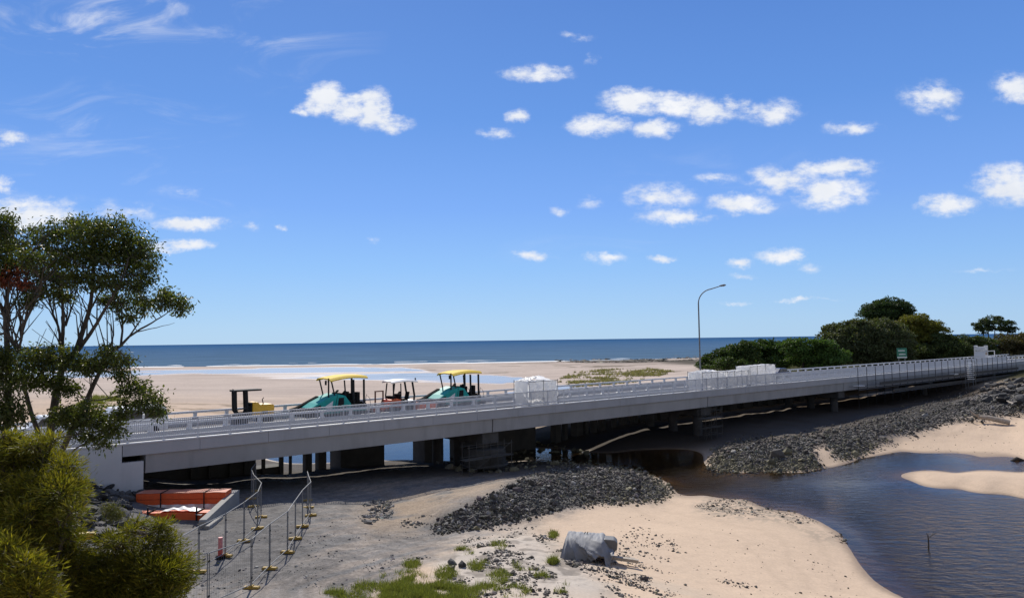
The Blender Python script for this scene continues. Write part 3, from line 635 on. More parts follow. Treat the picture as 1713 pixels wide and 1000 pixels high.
# road barriers: concrete kerb, flared white posts and a white rail
def barrier(t0, name, s0, s1, sp_):
    g = MB(); g.prism([(s0, ZD + .003), (s1, ZD + .003), (s1, ZD + .52), (s0, ZD + .52)], t0, t0 + .32)
    par = g.build(name, M['concrete'], bridge)
    r = MB(); r.box(s0, s1, t0 + .06, t0 + .24, ZD + .93, ZD + 1.1, .02); r.build('rail', M['whitemetal'], par)
    pm = MB(); pm.prism([(-.26, .523), (.26, .523), (.17, .58), (.13, .66), (.13, .86), (.17, .925), (-.17, .925), (-.13, .86), (-.13, .66), (-.17, .58)], .07, .25)
    first = None; s = s0 + .4; n = 0
    while s < s1 and n < 99:
        if first is None: first = o = pm.build('barrier_post', M['whitemetal'], par)
        else: o = first.copy(); C.objects.link(o); o.parent = par
        o.location = (s, t0, ZD); s += sp_; n += 1
barrier(2.6, 'road_barrier', -30, S_END, 2.45)
barrier(9.9, 'road_barrier', -30, S_END, 2.45)
# light pole brackets, footpath lamp stubs left out; lane paint on the deck
m = MB(); m.box(-30, S_END, 6.2, 6.32, ZD + .004, ZD + .008); m.build('lane_marking', M['white'], bridge)

# ------------------------------------------------------------------ the old bridge beyond it: low slab on wall piers and piles
old = empty('old_bridge', (A0[0], A0[1], 0), BANG, 'dark low old bridge on wall piers and piles behind the new bridge', 'bridge')
T0, T1 = 11.0, 18.5
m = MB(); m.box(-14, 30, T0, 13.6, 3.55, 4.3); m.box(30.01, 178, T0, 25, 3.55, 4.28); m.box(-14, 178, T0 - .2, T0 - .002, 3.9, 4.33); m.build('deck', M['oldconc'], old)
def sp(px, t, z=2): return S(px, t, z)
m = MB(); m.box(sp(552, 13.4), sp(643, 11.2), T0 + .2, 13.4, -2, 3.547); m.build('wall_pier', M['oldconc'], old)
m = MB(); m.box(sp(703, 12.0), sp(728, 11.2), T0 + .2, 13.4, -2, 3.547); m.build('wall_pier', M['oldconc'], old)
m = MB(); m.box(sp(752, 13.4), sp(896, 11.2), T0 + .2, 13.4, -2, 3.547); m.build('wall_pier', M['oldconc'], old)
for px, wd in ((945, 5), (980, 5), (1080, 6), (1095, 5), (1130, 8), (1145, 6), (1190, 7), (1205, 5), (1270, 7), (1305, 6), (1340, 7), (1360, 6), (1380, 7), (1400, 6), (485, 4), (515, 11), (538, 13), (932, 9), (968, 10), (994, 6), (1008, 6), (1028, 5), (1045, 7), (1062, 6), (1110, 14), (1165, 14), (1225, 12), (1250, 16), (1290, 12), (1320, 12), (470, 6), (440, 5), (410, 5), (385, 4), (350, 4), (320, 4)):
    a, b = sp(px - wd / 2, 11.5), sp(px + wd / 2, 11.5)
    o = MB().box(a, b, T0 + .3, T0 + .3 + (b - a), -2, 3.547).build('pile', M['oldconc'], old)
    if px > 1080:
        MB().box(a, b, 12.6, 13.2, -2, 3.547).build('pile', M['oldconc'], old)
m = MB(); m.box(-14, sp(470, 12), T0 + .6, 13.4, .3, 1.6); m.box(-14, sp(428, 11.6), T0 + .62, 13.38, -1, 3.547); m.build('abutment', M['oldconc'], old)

# ------------------------------------------------------------------ street lamp
ls = S(1172, 3.4); q = B(ls, 3.4, ZD)
o = empty('street_lamp', q, 0, 'tall curved grey street lamp rising behind the white sheeted enclosures on the bridge', 'street lamp')
Dl = q[1]; hgt = PD(1172, 482, Dl)[2] - ZD
ax = (.93, -.37)
pts = [(0, 0, .3), (0, 0, 4), (0, 0, hgt - 1.9)] + [(ax[0] * 1.75 * (1 - math.cos(a)), ax[1] * 1.75 * (1 - math.cos(a)), hgt - 1.9 + 1.75 * math.sin(a)) for a in np.linspace(.2, 1.45, 8)]
e_ = pts[-1]; pts.append((ax[0] * 2.75, ax[1] * 2.75, hgt + .18))
MB().tube(pts, [.11, .095, .08] + [.065] * 8 + [.05], 10).build('pole', M['galv'], o, smooth=True)
m = MB(); m.tube([(ax[0] * 2.55, ax[1] * 2.55, hgt + .17), (ax[0] * 2.75, ax[1] * 2.75, hgt + .2), (ax[0] * 3.15, ax[1] * 3.15, hgt + .25), (ax[0] * 3.35, ax[1] * 3.35, hgt + .26)], [.05, .11, .13, .05], 8)
lh = m.build('lamp_head', M['galv'], o, smooth=True)
MB().box(ax[0] * 3 - .12, ax[0] * 3 + .12, ax[1] * 3 - .1, ax[1] * 3 + .1, hgt + .1, hgt + .16).build('lens', M['lamp'], lh)
MB().box(-.2, .2, -.2, .2, .003, .3, .03).build('base', M['galv'], o)

# ------------------------------------------------------------------ machines parked on the deck
def on_deck(name, px, t, label, cat, turn=0.0):
    return empty(name, B(S(px, t, ZD), t, ZD + .009), BANG + turn, label, cat)
def wheel(par, x, y, z, r, wd, name='wheel'):
    MB().cyl((x, y, z), (x, y + wd, z), r, 22).build(name, M['rubber'], par, smooth=True)
def seat(par, x, y, z):
    g = MB(); g.box(x, x + .5, y, y + .5, z, z + .14, .03); g.prism([(x + .42, z + .1), (x + .55, z + .1), (x + .7, z + .75), (x + .58, z + .75)], y, y + .5)
    g.build('seat', M['rubber'], par)
def paver(px, k, label, cover):
    o = on_deck('asphalt_paver', px, 4.6, label, 'road paver'); W = 2.45; K = k
    def pr(name, prof, y0, y1, mt, par=o, bev=0): return MB().prism([(a * K, b * K) for a, b in prof], y0, y1).build(name, mt, par, bevel=bev)
    for y0 in (.15, W - .5):
        c = MB(); c.tube([(a * K, y0 + .17, b * K) for a, b in ((1.35, .38), (1.6, .12), (4.9, .12), (5.15, .4), (4.9, .7), (1.7, .7), (1.35, .38))], .16, 6); c.box(1.5 * K, 5 * K, y0 + .02, y0 + .33, .16 * K, .66 * K); c.build('track', M['rubber'], o)
    pr('hopper', [(0, .62), (.25, .45), (1.3, .55), (1.75, .75), (1.72, 1.42), (1.2, 1.3), (.05, .86)], -.05, W + .05, M['rubber'])
    pr('hopper_flap', [(-.05, .9), (.5, 1.0), (2.5, 1.95), (2.45, 2.06), (.5, 1.18), (-.1, 1.05)], 1.9, W - .05, M['rubber'])
    body = pr('body', [(.8, .5), (2.6, .5), (4.1, .55), (4.75, .7), (4.7, 1.35), (4.1, 2.12), (3.5, 2.27), (2.55, 2.02), (1.5, 1.56), (.82, 1.18), (.66, .9)], .0, W - .06, M['teal'], bev=.07)
    pr('panel_gap', [(3.0, .6), (3.04, .6), (3.34, 2.2), (3.3, 2.2)], -.012, .01, M['darksteel'], body)
    pr('lower_skirt', [(1.2, .34), (4.6, .4), (4.6, .62), (1.0, .6)], -.03, .08, M['darksteel'], body)
    pr('decal', [(2.05, 1.22), (2.9, 1.72), (2.75, .8)], -.012, .01, M['white'], body)
    pr('vent', [(3.35, 1.2), (3.95, 1.35), (3.95, 1.95), (3.45, 1.95)], -.012, .01, M['darksteel'], body)
    pr('vent', [(3.05, .78), (4.2, .82), (4.2, 1.12), (3.15, 1.05)], -.014, .01, M['rubber'], body)
    MB().box(3.9 * K, 6.15 * K, .1, W - .1, .62 * K, 1.25 * K, .04).build('platform', M['darksteel'], o)
    pr('side_panel', [(4.1, .42), (6.2, .55), (6.15, .92), (4.6, .98)], .0, .09, M['teal'])
    seat(o, 4.7 * K, .15, 1.5 * K); seat(o, 4.7 * K, W - .65, 1.5 * K)
    g = MB(); g.box(3.95 * K, 4.2 * K, .2, W - .2, 1.9 * K, 2.3 * K); g.bar((4.05 * K, .5, 2.2 * K), (4.35 * K, .5, 2.5 * K), .3, .08); g.bar((4.05 * K, W - .6, 2.2 * K), (4.35 * K, W - .6, 2.5 * K), .3, .08); g.box(4.6 * K, 5.9 * K, .15, W - .15, 1.25 * K, 1.5 * K)
    g.box(5.3 * K, 5.6 * K, .12, .6, 1.5 * K, 2.35 * K); g.box(5.25 * K, 5.5 * K, 1.3, 1.8, 1.5 * K, 2.2 * K); g.build('console', M['rubber'], o)
    for (xa, xb, y0) in ((3.15, 2.78, .12), (3.15, 2.78, W - .12), (5.0, 4.95, .12), (6.02, 6.0, .12), (6.02, 6.0, W - .12), (4.25, 4.05, .12)):
        zb = 2.0 if xa < 4 else 1.2
        MB().bar((xa * K, y0, zb * K), (xb * K, y0, 3.5 * K), .09 if xa < 5 else .13).build('post', M['darksteel'], o)
    # canopy: shallow arched shell with a lip
    n = 9; xs = np.linspace(2.6, 6.25, n); V = []; Fc = []
    for i, xx in enumerate(xs):
        rise = .17 * math.sin(math.pi * i / (n - 1)) + .16 * i / (n - 1)
        for yy, dz in ((-.12, 0), (.15, .14), (W / 2, .19), (W - .15, .14), (W + .12, 0)):
            V.append((xx * K, yy, (3.4 + rise) * K + dz))
    for i in range(n - 1):
        for j in range(4): a = i * 5 + j; Fc.append((a, a + 1, a + 6, a + 5))
    g = MB(); g.add(V, Fc); co = g.build('canopy', M['canopy'], o); md = co.modifiers.new('thick', 'SOLIDIFY'); md.thickness = .1; md.offset = -1
    MB().tube([(2.62 * K, .3, 1.7 * K), (2.62 * K, .3, 3.72 * K)], .07, 8).build('exhaust', M['darksteel'], o)
    g = MB(); g.bar((2.62 * K, .3, 3.45 * K), (2.25 * K, -.05, 3.45 * K), .03); g.box(2.1 * K, 2.24 * K, -.1, 0, 3.15 * K, 3.55 * K); g.build('mirror', M['darksteel'], o)
    g = MB(); g.box(5.9 * K, 6.75 * K, -.15, W + .15, .12, .62, .03); g.bar((3.6 * K, -.02, .55), (6.2 * K, -.06, .5), .12, .22); g.build('screed', M['darksteel'], o)
    g = MB(); g.tube([(6.1 * K, .1, 1.2 * K), (6.25 * K, .1, 2.1 * K), (6.6 * K, .1, 1.7 * K), (6.75 * K, .1, .6)], .025, 5); g.tube([(6.1 * K, W - .1, 1.2 * K), (6.25 * K, W - .1, 2.1 * K), (6.6 * K, W - .1, 1.7 * K), (6.75 * K, W - .1, .6)], .025, 5); g.build('hand_rail', M['galv'], o)
    wheel(o, 6.0 * K, .0, 1.15 * K, .22, .1, 'hose_reel')
    return o
paver(505, .92, 'teal asphalt paver with yellow canopy and white patch, left of the white roller', 0)
paver(722, .9, 'teal asphalt paver with yellow canopy right of the white canopied roller', 1)
# yellow machine with a black roll-over frame
o = on_deck('yellow_roller', 389, 4.4, 'small yellow roller with black open roll-over frame at the left end of the machines', 'roller')
MB().prism([(1.6, .75), (3.25, .7), (3.3, 1.55), (3.1, 1.68), (2.15, 1.7), (2.0, 1.9), (1.62, 1.86)], .3, 1.5).build('body', M['yellow'], o, bevel=.06)
MB().box(.45, 1.55, .3, 1.5, .62, .98, .04).build('platform', M['darksteel'], o)
for x in (.75, 2.75):
    MB().cyl((x, .2, .46), (x, 1.6, .46), .45, 24).build('drum', M['darksteel'], o, smooth=True)
g = MB()
for y0 in (.55, 1.05):
    g.tube([(1.35, y0, .9), (.62, y0, .98), (.4, y0, 1.35), (.36, y0, 2.82)], .12, 7); g.tube([(1.3, y0, 1.0), (1.25, y0, 1.5), (1.2, y0, 2.72)], .11, 7)
g.box(.2, 2.3, .35, 1.35, 2.74, 2.86); g.bar((.36, .3, 1.4), (1.2, .3, 1.5), .07); g.tube([(.1, .3, 2.9), (.12, .3, 2.95)], .07, 6); g.build('roll_frame', M['darksteel'], o)
seat(o, .7, .6, 1.02); g = MB(); g.bar((1.5, .8, 1.6), (1.28, .8, 2.1), .07); g.box(1.5, 1.74, .45, 1.35, .9, 1.85); g.build('console', M['darksteel'], o)
g = MB(); g.bar((2.55, .5, 1.4), (2.4, .5, 2.05), .06); g.bar((2.4, .5, 2.05), (2.52, .5, 2.2), .05); g.build('lever', M['darksteel'], o)
MB().box(2.3, 2.75, .235, .247, .98, 1.18).build('vent', M['rubber'], o)
# small orange machine with upright frame
o = on_deck('plate_compactor', 628, 4.6, 'small orange compactor with an upright frame between paver and white roller', 'compactor')
g = MB()
for x in (.1, .85): g.bar((x, .2, .5), (x, .2, 2.15), .1)
g.bar((.05, .2, 2.12), (.9, .2, 2.12), .1); g.bar((.5, .2, .6), (.85, .2, 1.5), .08); g.build('upright_frame', mat('rusty_brown_steel', (.16, .05, .025), .6), o)
g = MB(); g.box(0, 1.55, .1, .95, .35, .82, .05); g.build('body', M['orange'], o)
MB().cyl((.4, .1, .33), (.4, .95, .33), .32, 18).build('drum', M['darksteel'], o, smooth=True); MB().cyl((1.2, .1, .33), (1.2, .95, .33), .32, 18).build('drum', M['darksteel'], o, smooth=True)
# roller with white canopy
o = on_deck('tandem_roller', 654, 4.4, 'tandem roller with white canopy and orange body between the two pavers', 'roller')
for x in (.55, 2.35): MB().cyl((x, .15, .55), (x, 1.6, .55), .52, 26).build('drum', M['darksteel'], o, smooth=True)
MB().prism([(.05, .62), (1.2, .55), (1.15, 1.3), (.55, 1.42), (.05, 1.3)], .15, 1.6).build('body', M['orange'], o, bevel=.05)
MB().prism([(1.85, .55), (3.0, .6), (3.0, 1.0), (2.6, 1.18), (1.9, 1.05)], .2, 1.55).build('body', M['white'], o, bevel=.05)
MB().prism([(.95, .6), (2.1, .6), (2.0, 1.1), (1.05, 1.12)], .3, 1.45).build('platform', M['darksteel'], o)
g = MB()
for y0 in (.22, 1.53):
    MB().tube([(.42, y0, 1.0), (.36, y0, 1.6), (.5, y0, 2.72)], .06, 6).build('post', M['darksteel'], o); MB().tube([(2.45, y0, 1.0), (2.5, y0, 1.6), (2.3, y0, 2.75)], .085, 6).build('post', M['darksteel'], o); MB().tube([(1.15, y0, 1.1), (1.12, y0, 2.7)], .05, 6).build('post', M['darksteel'], o)
g.bar((.4, .22, 1.55), (.4, 1.53, 1.55), .05); g.build('cross_bar', M['darksteel'], o)
V = []; Fc = []
for i, xx in enumerate(np.linspace(.1, 2.75, 6)):
    for yy, dz in ((.05, 0), (.3, .12), (1.45, .12), (1.7, 0)): V.append((xx, yy, 2.72 + dz + .1 * math.sin(math.pi * i / 5)))
for i in range(5):
    for j in range(3): a = i * 4 + j; Fc.append((a, a + 1, a + 5, a + 4))
co = MB().add(V, Fc).build('canopy', M['white'], o); md = co.modifiers.new('thick', 'SOLIDIFY'); md.thickness = .09; md.offset = -1
MB().tube([(2.72, .4, 2.9), (2.72, .4, 3.1)], .06, 6).build('beacon', M['darksteel'], o)
seat(o, 1.5, .5, 1.15); g = MB(); g.box(1.05, 1.25, .5, 1.25, 1.1, 1.75); g.bar((1.2, .8, 1.7), (1.42, .8, 1.95), .4, .05); g.box(.35, .7, .3, 1.4, 1.4, 1.6); g.build('console', M['rubber'], o)
# loose orange machine nose in front of the second paver
o = on_deck('orange_trolley', 700, 3.6, 'low orange and black equipment trolley at the nose of the second paver', 'trolley')
MB().prism([(0, .35), (1.9, .3), (2.0, .85), (1.3, 1.05), (.2, .95)], 0, .9).build('body', M['orange'], o, bevel=.05)
MB().box(.3, 1.6, .1, .8, 1.0, 1.25, .04).build('lid', M['rubber'], o)
for x in (.4, 1.5): wheel(o, x, .02, .28, .27, .2)
# ------------------------------------------------------------------ cars and vans
def vehicle(name, px, t, label, cat, paint, prof, wins, L, W=1.85, wheels=(.9, 3.9), rails=False):
    o = on_deck(name, px, t, label, cat)
    MB().prism(prof, .06, W - .06).build('body', paint, o, bevel=.07)
    for wn_ in wins:
        MB().prism(wn_, .045, .058).build('window', M['glass'], o); MB().prism(wn_, W - .058, W - .045).build('window', M['glass'], o)
    for x in wheels:
        for y0 in (.02, W - .24):
            MB().cyl((x, y0, .34), (x, y0 + .22, .34), .34, 20).build('wheel', M['rubber'], o, smooth=True)
    g = MB(); g.box(-.03, .05, .1, W - .1, .35, .55); g.box(L - .05, L + .03, .1, W - .1, .35, .55); g.build('bumper', M['darksteel'], o)
    for x in (-.012, L - .02):
        for y0 in (.15, W - .45): MB().box(x, x + .032, y0, y0 + .3, .72, .9).build('light', M['lamp'] if x < 0 else M['red'], o)
    return o
vehicle('white_van', S(245, 5.2, ZD) and 150, 5.2, 'white van with a row of side windows behind the tree and bridge railing', 'van', M['white'],
        [(0, .3), (4.9, .3), (4.95, 1.0), (4.75, 1.95), (4.4, 2.08), (1.35, 2.05), (.55, 1.15), (.05, 1.0)],
        [[(1.0, 1.2), (1.95, 1.2), (1.95, 1.85), (1.5, 1.85)], [(2.1, 1.2), (3.2, 1.2), (3.2, 1.85), (2.1, 1.85)], [(3.35, 1.2), (4.65, 1.2), (4.55, 1.85), (3.35, 1.85)]], 4.9, wheels=(.95, 3.95))
vehicle('white_utility', 8, 5.4, 'white utility truck at far left, mostly hidden by the tree trunks', 'utility truck', M['white'],
        [(0, .35), (5.2, .35), (5.2, 1.05), (3.3, 1.1), (3.2, 1.75), (1.9, 1.8), (1.25, 1.15), (.05, 1.0)],
        [[(1.55, 1.15), (2.3, 1.15), (2.3, 1.65), (1.95, 1.65)], [(2.42, 1.15), (3.1, 1.15), (3.05, 1.65), (2.42, 1.65)]], 5.2, wheels=(.95, 4.1))
vehicle('dark_blue_car', 1297, 7.2, 'dark blue car beyond the right end of the white sheeted enclosures', 'car', M['navy'],
        [(0, .3), (4.4, .3), (4.4, .95), (3.9, 1.05), (3.3, 1.55), (1.7, 1.58), (1.0, 1.0), (.05, .85)],
        [[(1.3, 1.05), (2.25, 1.05), (2.25, 1.48), (1.75, 1.48)], [(2.4, 1.05), (3.6, 1.05), (3.2, 1.48), (2.4, 1.48)]], 4.4, wheels=(.85, 3.5))
o = vehicle('works_truck', 1648, 6.0, 'small white works truck with a raised frame near the far right bridge end', 'truck', M['white'],
        [(0, .4), (7.0, .4), (7.0, 1.1), (2.4, 1.15), (2.3, 2.45), (.5, 2.5), (.1, 1.5)],
        [[(.5, 1.6), (1.9, 1.6), (1.9, 2.25), (.75, 2.25)]], 7.0, W=2.2, wheels=(1.2, 5.4))
g = MB()
for x in (.3, 2.2, 6.8):
    for y0 in (.1, 2.1): g.bar((x, y0, 1.1), (x, y0, 3.6 if x < 3 else 2.4), .14)
for y0 in (.1, 2.1): g.bar((.2, y0, 3.6), (2.3, y0, 3.6), .18); g.bar((2.2, y0, 2.4), (6.9, y0, 2.4), .14); g.bar((.3, y0, 2.5), (2.2, y0, 3.5), .1)
g.box(.2, 2.2, .1, 2.1, 2.6, 3.4); g.build('ladder_frame', M['white'], o)

# ------------------------------------------------------------------ white plastic enclosures over scaffold frames on the walkway
pm_ = bpy.data.materials.new('white_plastic_sheet'); pm_.use_nodes = True; t = pm_.node_tree; t.nodes.clear()
out = tn('ShaderNodeOutputMaterial'); d1 = tn('ShaderNodeBsdfDiffuse'); d1.inputs[0].default_value = (.86, .865, .87, 1); l1 = tn('ShaderNodeBsdfTranslucent'); l1.inputs[0].default_value = (.9, .9, .9, 1)
t1 = tn('ShaderNodeBsdfTransparent'); m1 = tn('ShaderNodeMixShader'); m1.inputs[0].default_value = .62; m2 = tn('ShaderNodeMixShader'); m2.inputs[0].default_value = .03
g1 = tn('ShaderNodeBsdfGlossy'); g1.inputs['Roughness'].default_value = .25; m3 = tn('ShaderNodeMixShader'); m3.inputs[0].default_value = .06
tcn = tn('ShaderNodeTexCoord'); nn = tn('ShaderNodeTexNoise'); nn.inputs['Scale'].default_value = 1.6; nn.inputs['Detail'].default_value = 5; t.links.new(tcn.outputs['Object'], nn.inputs['Vector'])
bb = tn('ShaderNodeBump'); bb.inputs['Strength'].default_value = .7; bb.inputs['Distance'].default_value = .25; t.links.new(nn.outputs['Fac'], bb.inputs['Height'])
for q_ in (d1, l1, g1): t.links.new(bb.outputs[0], q_.inputs['Normal'])
t.links.new(d1.outputs[0], m1.inputs[1]); t.links.new(l1.outputs[0], m1.inputs[2]); t.links.new(m1.outputs[0], m2.inputs[1]); t.links.new(t1.outputs[0], m2.inputs[2]); t.links.new(m2.outputs[0], m3.inputs[1]); t.links.new(g1.outputs[0], m3.inputs[2]); t.links.new(m3.outputs[0], out.inputs[0])
M['plastic'] = pm_
def sheet(fn, nu_, nv_, name, par):
    V = [fn(i / nu_, j / nv_) for j in range(nv_ + 1) for i in range(nu_ + 1)]
    Q = [(j * (nu_ + 1) + i, j * (nu_ + 1) + i + 1, (j + 1) * (nu_ + 1) + i + 1, (j + 1) * (nu_ + 1) + i) for j in range(nv_) for i in range(nu_)]
    return np_mesh(name, V, Q, M['plastic'], par, smooth=True)
def enclosure(s0, s1, t0, t1, h0, h1, peak, label, posts, seed, hang=1.0):
    o = empty('sheeted_enclosure', B(s0, t0, ZL), BANG, label, 'enclosure'); L = s1 - s0; W = t1 - t0
    nz = lambda a, b, k=0: (fbm(np.array([a * 1.4 + seed * 9]), np.array([b * 1.4 + k * 5]), seed)[0] - .5)
    top = lambda x: h0 + (h1 - h0) * x
    drop = lambda x: (-.35 - .35 * abs(nz(x * 6, 1, 3)) * 2) * hang - .1
    sheet(lambda a, b: (a * L, -.06 + nz(a * 7, b * 3) * .5 + nz(a * 16, b * 9, 7) * .2 - .1 * math.sin(math.pi * b), drop(a) + (top(a) - drop(a)) * b), 46, 22, 'front_sheet', o)
    sheet(lambda a, b: (a * L, W + nz(a * 6, b * 3, 1) * .2, -.1 + (top(a) + .1) * b), 30, 14, 'back_sheet', o)
    for e_ in (0, 1):
        sheet(lambda a, b: (e_ * L + nz(a * 4, b * 3, 2 + e_) * .22, a * W, -.15 + (top(e_) + .15) * b), 14, 14, 'end_sheet', o)
    sheet(lambda a, b: (a * L, b * W - .06 * (1 - b), top(a) + peak * math.exp(-((a - .4) / .28) ** 2) * (.55 + .45 * math.sin(math.pi * min(1, b + .25))) + nz(a * 6, b * 4, 6) * .22 - .0), 40, 16, 'roof_sheet', o)
    g = MB()
    for x in posts:
        for y0 in (-.16, W + .1): g.tube([(x * L, y0, -1.0 * hang + .02 if y0 < 0 else 0.02), (x * L, y0, top(x) + .12)], .03, 6)
    g.tube([(0, -.16, top(0)), (L, -.16, top(1))], .03, 6); g.tube([(0, W + .1, top(0)), (L, W + .1, top(1))], .03, 6)
    g.build('scaffold_frame', M['galv'], o)
    return o
enclosure(S(882, .6), S(930, .6), .5, 2.4, 2.3, 2.3, .5, 'single white plastic wrapped enclosure with peaked crumpled roof, right of the second paver', (0, .5, 1), 2, 0)
enclosure(S(1172, .6), S(1212, .6), .5, 2.3, 2.1, 2.05, .3, 'white sheeted enclosure with bowed roof, leftmost of the three near the street lamp', (0, .37, .64, 1), 3, 0)
enclosure(S(1214, .6), S(1250, .6), .5, 2.3, 2.0, 2.0, .05, 'low white sheeted enclosure, middle one of the three right of the street lamp', (0, .33, .66, 1), 4, 0)
enclosure(S(1252, .6), S(1295, .6), .5, 2.3, 2.45, 2.55, .05, 'taller white sheeted enclosure with straight seams, rightmost of the three', (0, .28, .6, 1), 5, 0)

# ------------------------------------------------------------------ scaffolding hung along the right part of the bridge
o = empty('suspended_scaffold', (A0[0], A0[1], 0), BANG, 'long hanging scaffold with dark planks and upright tubes under the right end of bridge', 'scaffold')
s0, s1 = S(1432, -1), S(1700, -1)
g = MB(); x = s0
n = 0
while x < s1:
    MB().tube([(x, -1.25, 1.7 + .02 * (x - s0)), (x, -1.25, 7.6)], .045, 6).build('standard', M['darksteel'], o)
    g.tube([(x, -1.25, 4.75), (x, .1, 4.75)], .035, 5); g.tube([(x, -1.25, 3.35), (x, .1, 3.35)], .035, 5); x += 2.9
for zz in (3.3, 4.3, 4.7, 5.3): g.tube([(s0, -1.3, zz), (s1, -1.3, zz)], .035, 5)
g.build('ledger', M['galv'], o)
for zz in (3.4, 4.62): MB().box(s0 + 2, s1, -1.2, -.25, zz, zz + .07).build('plank_deck', M['plank'], o)
g = MB(); g.box(s0 + 7, s1, -1.32, -1.3, 4.7, 5.15); g.box(s0 + 12, s1, -1.32, -1.3, 3.45, 3.85); g.build('toe_board', M['oldconc'], o)
for px in (1443, 1600):
    xx = S(px, -1.3); MB().box(xx - 1.6, xx + .2, -1.5, -.6, 4.82 if px < 1500 else 5.0, 4.92 if px < 1500 else 5.12).build('platform_edge', M['white'], o)
o = empty('stair_tower', B(S(1618, -2.6), -3.4, 2.6), BANG, 'narrow scaffold stair tower with pale steps standing at the right rock bank', 'stair')
g = MB()
for x in (0, 1.3):
    for y0 in (0, 1.2): g.tube([(x, y0, -.4), (x, y0, 4.9)], .05, 6)
g.build('tower_frame', M['galv'], o)
for k in range(9):
    MB().box(.1, 1.25, .1 + .1 * (k % 2), 1.0, 1.5 + k * .36, 1.6 + k * .36).build('step', M['white'], o)

# ------------------------------------------------------------------ road sign beyond the bridge
q = B(S(1510, 14, 5), 14, 4.0)
zt = PD(1510, 582, q[1])[2]; zb = PD(1510, 599, q[1])[2]
o = empty('road_sign', (q[0], q[1], 4), .25, 'green road direction sign with white lettering in front of the dark rounded trees', 'road sign')
hw = 10 * q[1] / F
MB().box(-hw, hw, 0, .05, zb - 4, zt - 4, .02).build('panel', M['signgreen'], o)
g = MB(); g.box(-hw * .96, hw * .96, -.006, -.003, zb - 4 + .08, zb - 4 + .3); g.build('white_strip', M['white'], o)
g = MB()
for r_, (a, b) in enumerate(((-.7, .5), (-.6, .65))):
    zc = zt - 4 - .55 - r_ * .75; x = a * hw
    while x < b * hw: g.box(x, x + .16, -.006, -.003, zc - .12, zc + .12); x += .24
g.build('lettering', M['white'], o)
for x in (-hw * .6, hw * .6): MB().tube([(x, .12, -3), (x, .12, zt - 4)], .07, 8).build('post', M['galv'], o)

# light scaffold round the second and first pier heads
for spx, tt, zz0, zz1, lab, ww in ((1188, -.6, .9, 4.3, 'light tube scaffold with pale planks round the pier below the street lamp', 3.2), (815, -.7, .9, 3.6, 'tube scaffold round the pier nearest the gravel ramp', 4.6)):
    q = B(S(spx, tt, 3), tt, zz0); q[2] = ground(q[0], q[1])[0]; o = empty('pier_scaffold', q, BANG, lab, 'scaffold'); H_ = zz1 - q[2]
    for xx in np.arange(-ww / 2, ww / 2 + .1, ww / 3):
        for yy_ in (-.5, .5): MB().tube([(xx, yy_, 0), (xx, yy_, H_)], .03, 6).build('standard', M['oldconc'], o)
    g = MB()
    for h_ in np.arange(.6, H_ + .1, .9):
        for yy_ in (-.5, .5): g.tube([(-ww / 2 - .2, yy_, h_), (ww / 2 + .2, yy_, h_)], .026, 5)
    g.tube([(-ww / 2, -.5, .2), (ww / 2, -.5, H_ - .2)], .026, 5); g.build('ledger', M['oldconc'], o)
    for h_ in (1.3, 2.4):
        if h_ < H_ - .3: MB().box(-ww / 2 - .3, ww / 2 + .3, -.45, .45, h_, h_ + .05).build('plank', M['oldconc'], o)
# ------------------------------------------------------------------ rocks
def ico(sub):
    import bmesh
    b = bmesh.new(); bmesh.ops.create_icosphere(b, subdivisions=sub, radius=1.0)
    V = np.array([v.co[:] for v in b.verts]); Fc = np.array([[v.index for v in f.verts] for f in b.faces]); b.free(); return V, Fc
def rock_variants(sub, n, seed, rough_=.35):
    V, Fc = ico(sub); r = np.random.default_rng(seed); outv = []
    for i in range(n):
        v = V.copy()
        for _ in range(13):                       # flat fracture faces
            d = r.normal(size=3); d /= np.linalg.norm(d); c = r.uniform(.45, .85); k = v @ d
            v -= np.outer(np.maximum(k - c, 0), d)
        v *= r.uniform(.7, 1.15, 3) * np.array([1.1, 1, .75]); v += r.normal(size=v.shape) * rough_ * .12
        outv.append(v)
    return outv, Fc
def rots(n, r):
    q = r.normal(size=(n, 4)); q /= np.linalg.norm(q, axis=1)[:, None]; w_, x, y, z = q.T
    return np.stack([np.stack([1 - 2 * (y * y + z * z), 2 * (x * y - z * w_), 2 * (x * z + y * w_)], -1), np.stack([2 * (x * y + z * w_), 1 - 2 * (x * x + z * z), 2 * (y * z - x * w_)], -1), np.stack([2 * (x * z - y * w_), 2 * (y * z + x * w_), 1 - 2 * (x * x + y * y)], -1)], 1)
def scatter(name, pos, size, cols, mt, variants, Fc, seed, flat=1.0):
    r = np.random.default_rng(seed); n = len(pos); Rm = rots(n, r); vi = r.integers(0, len(variants), n)
    VV = np.stack(variants)[vi]; VV = np.einsum('nij,nkj->nki', Rm, VV) * np.asarray(size)[:, None, None]; VV[:, :, 2] *= flat
    VV += np.asarray(pos)[:, None, :]; k = VV.shape[1]
    Q = (Fc[None] + (np.arange(n) * k)[:, None, None]).reshape(-1, 3)
    return np_mesh(name, VV.reshape(-1, 3), Q, mt, cols=np.repeat(cols, k, 0))
def pick(poly, n, r):
    p_ = np.array(poly, float); lo, hi = p_.min(0), p_.max(0); out_ = []
    c = 0
    while c < n:
        q = r.uniform(lo, hi, (n * 2, 2)); q = q[poly_sd(q[:, 0], q[:, 1], poly) > 0]; out_.append(q); c += len(q)
    return np.concatenate(out_)[:n]
stone = colmat('broken_stone', .9, .3, bump=.4, bscale=9, fine=.3, fscale=7)
v0, f0 = rock_variants(1, 10, 3)
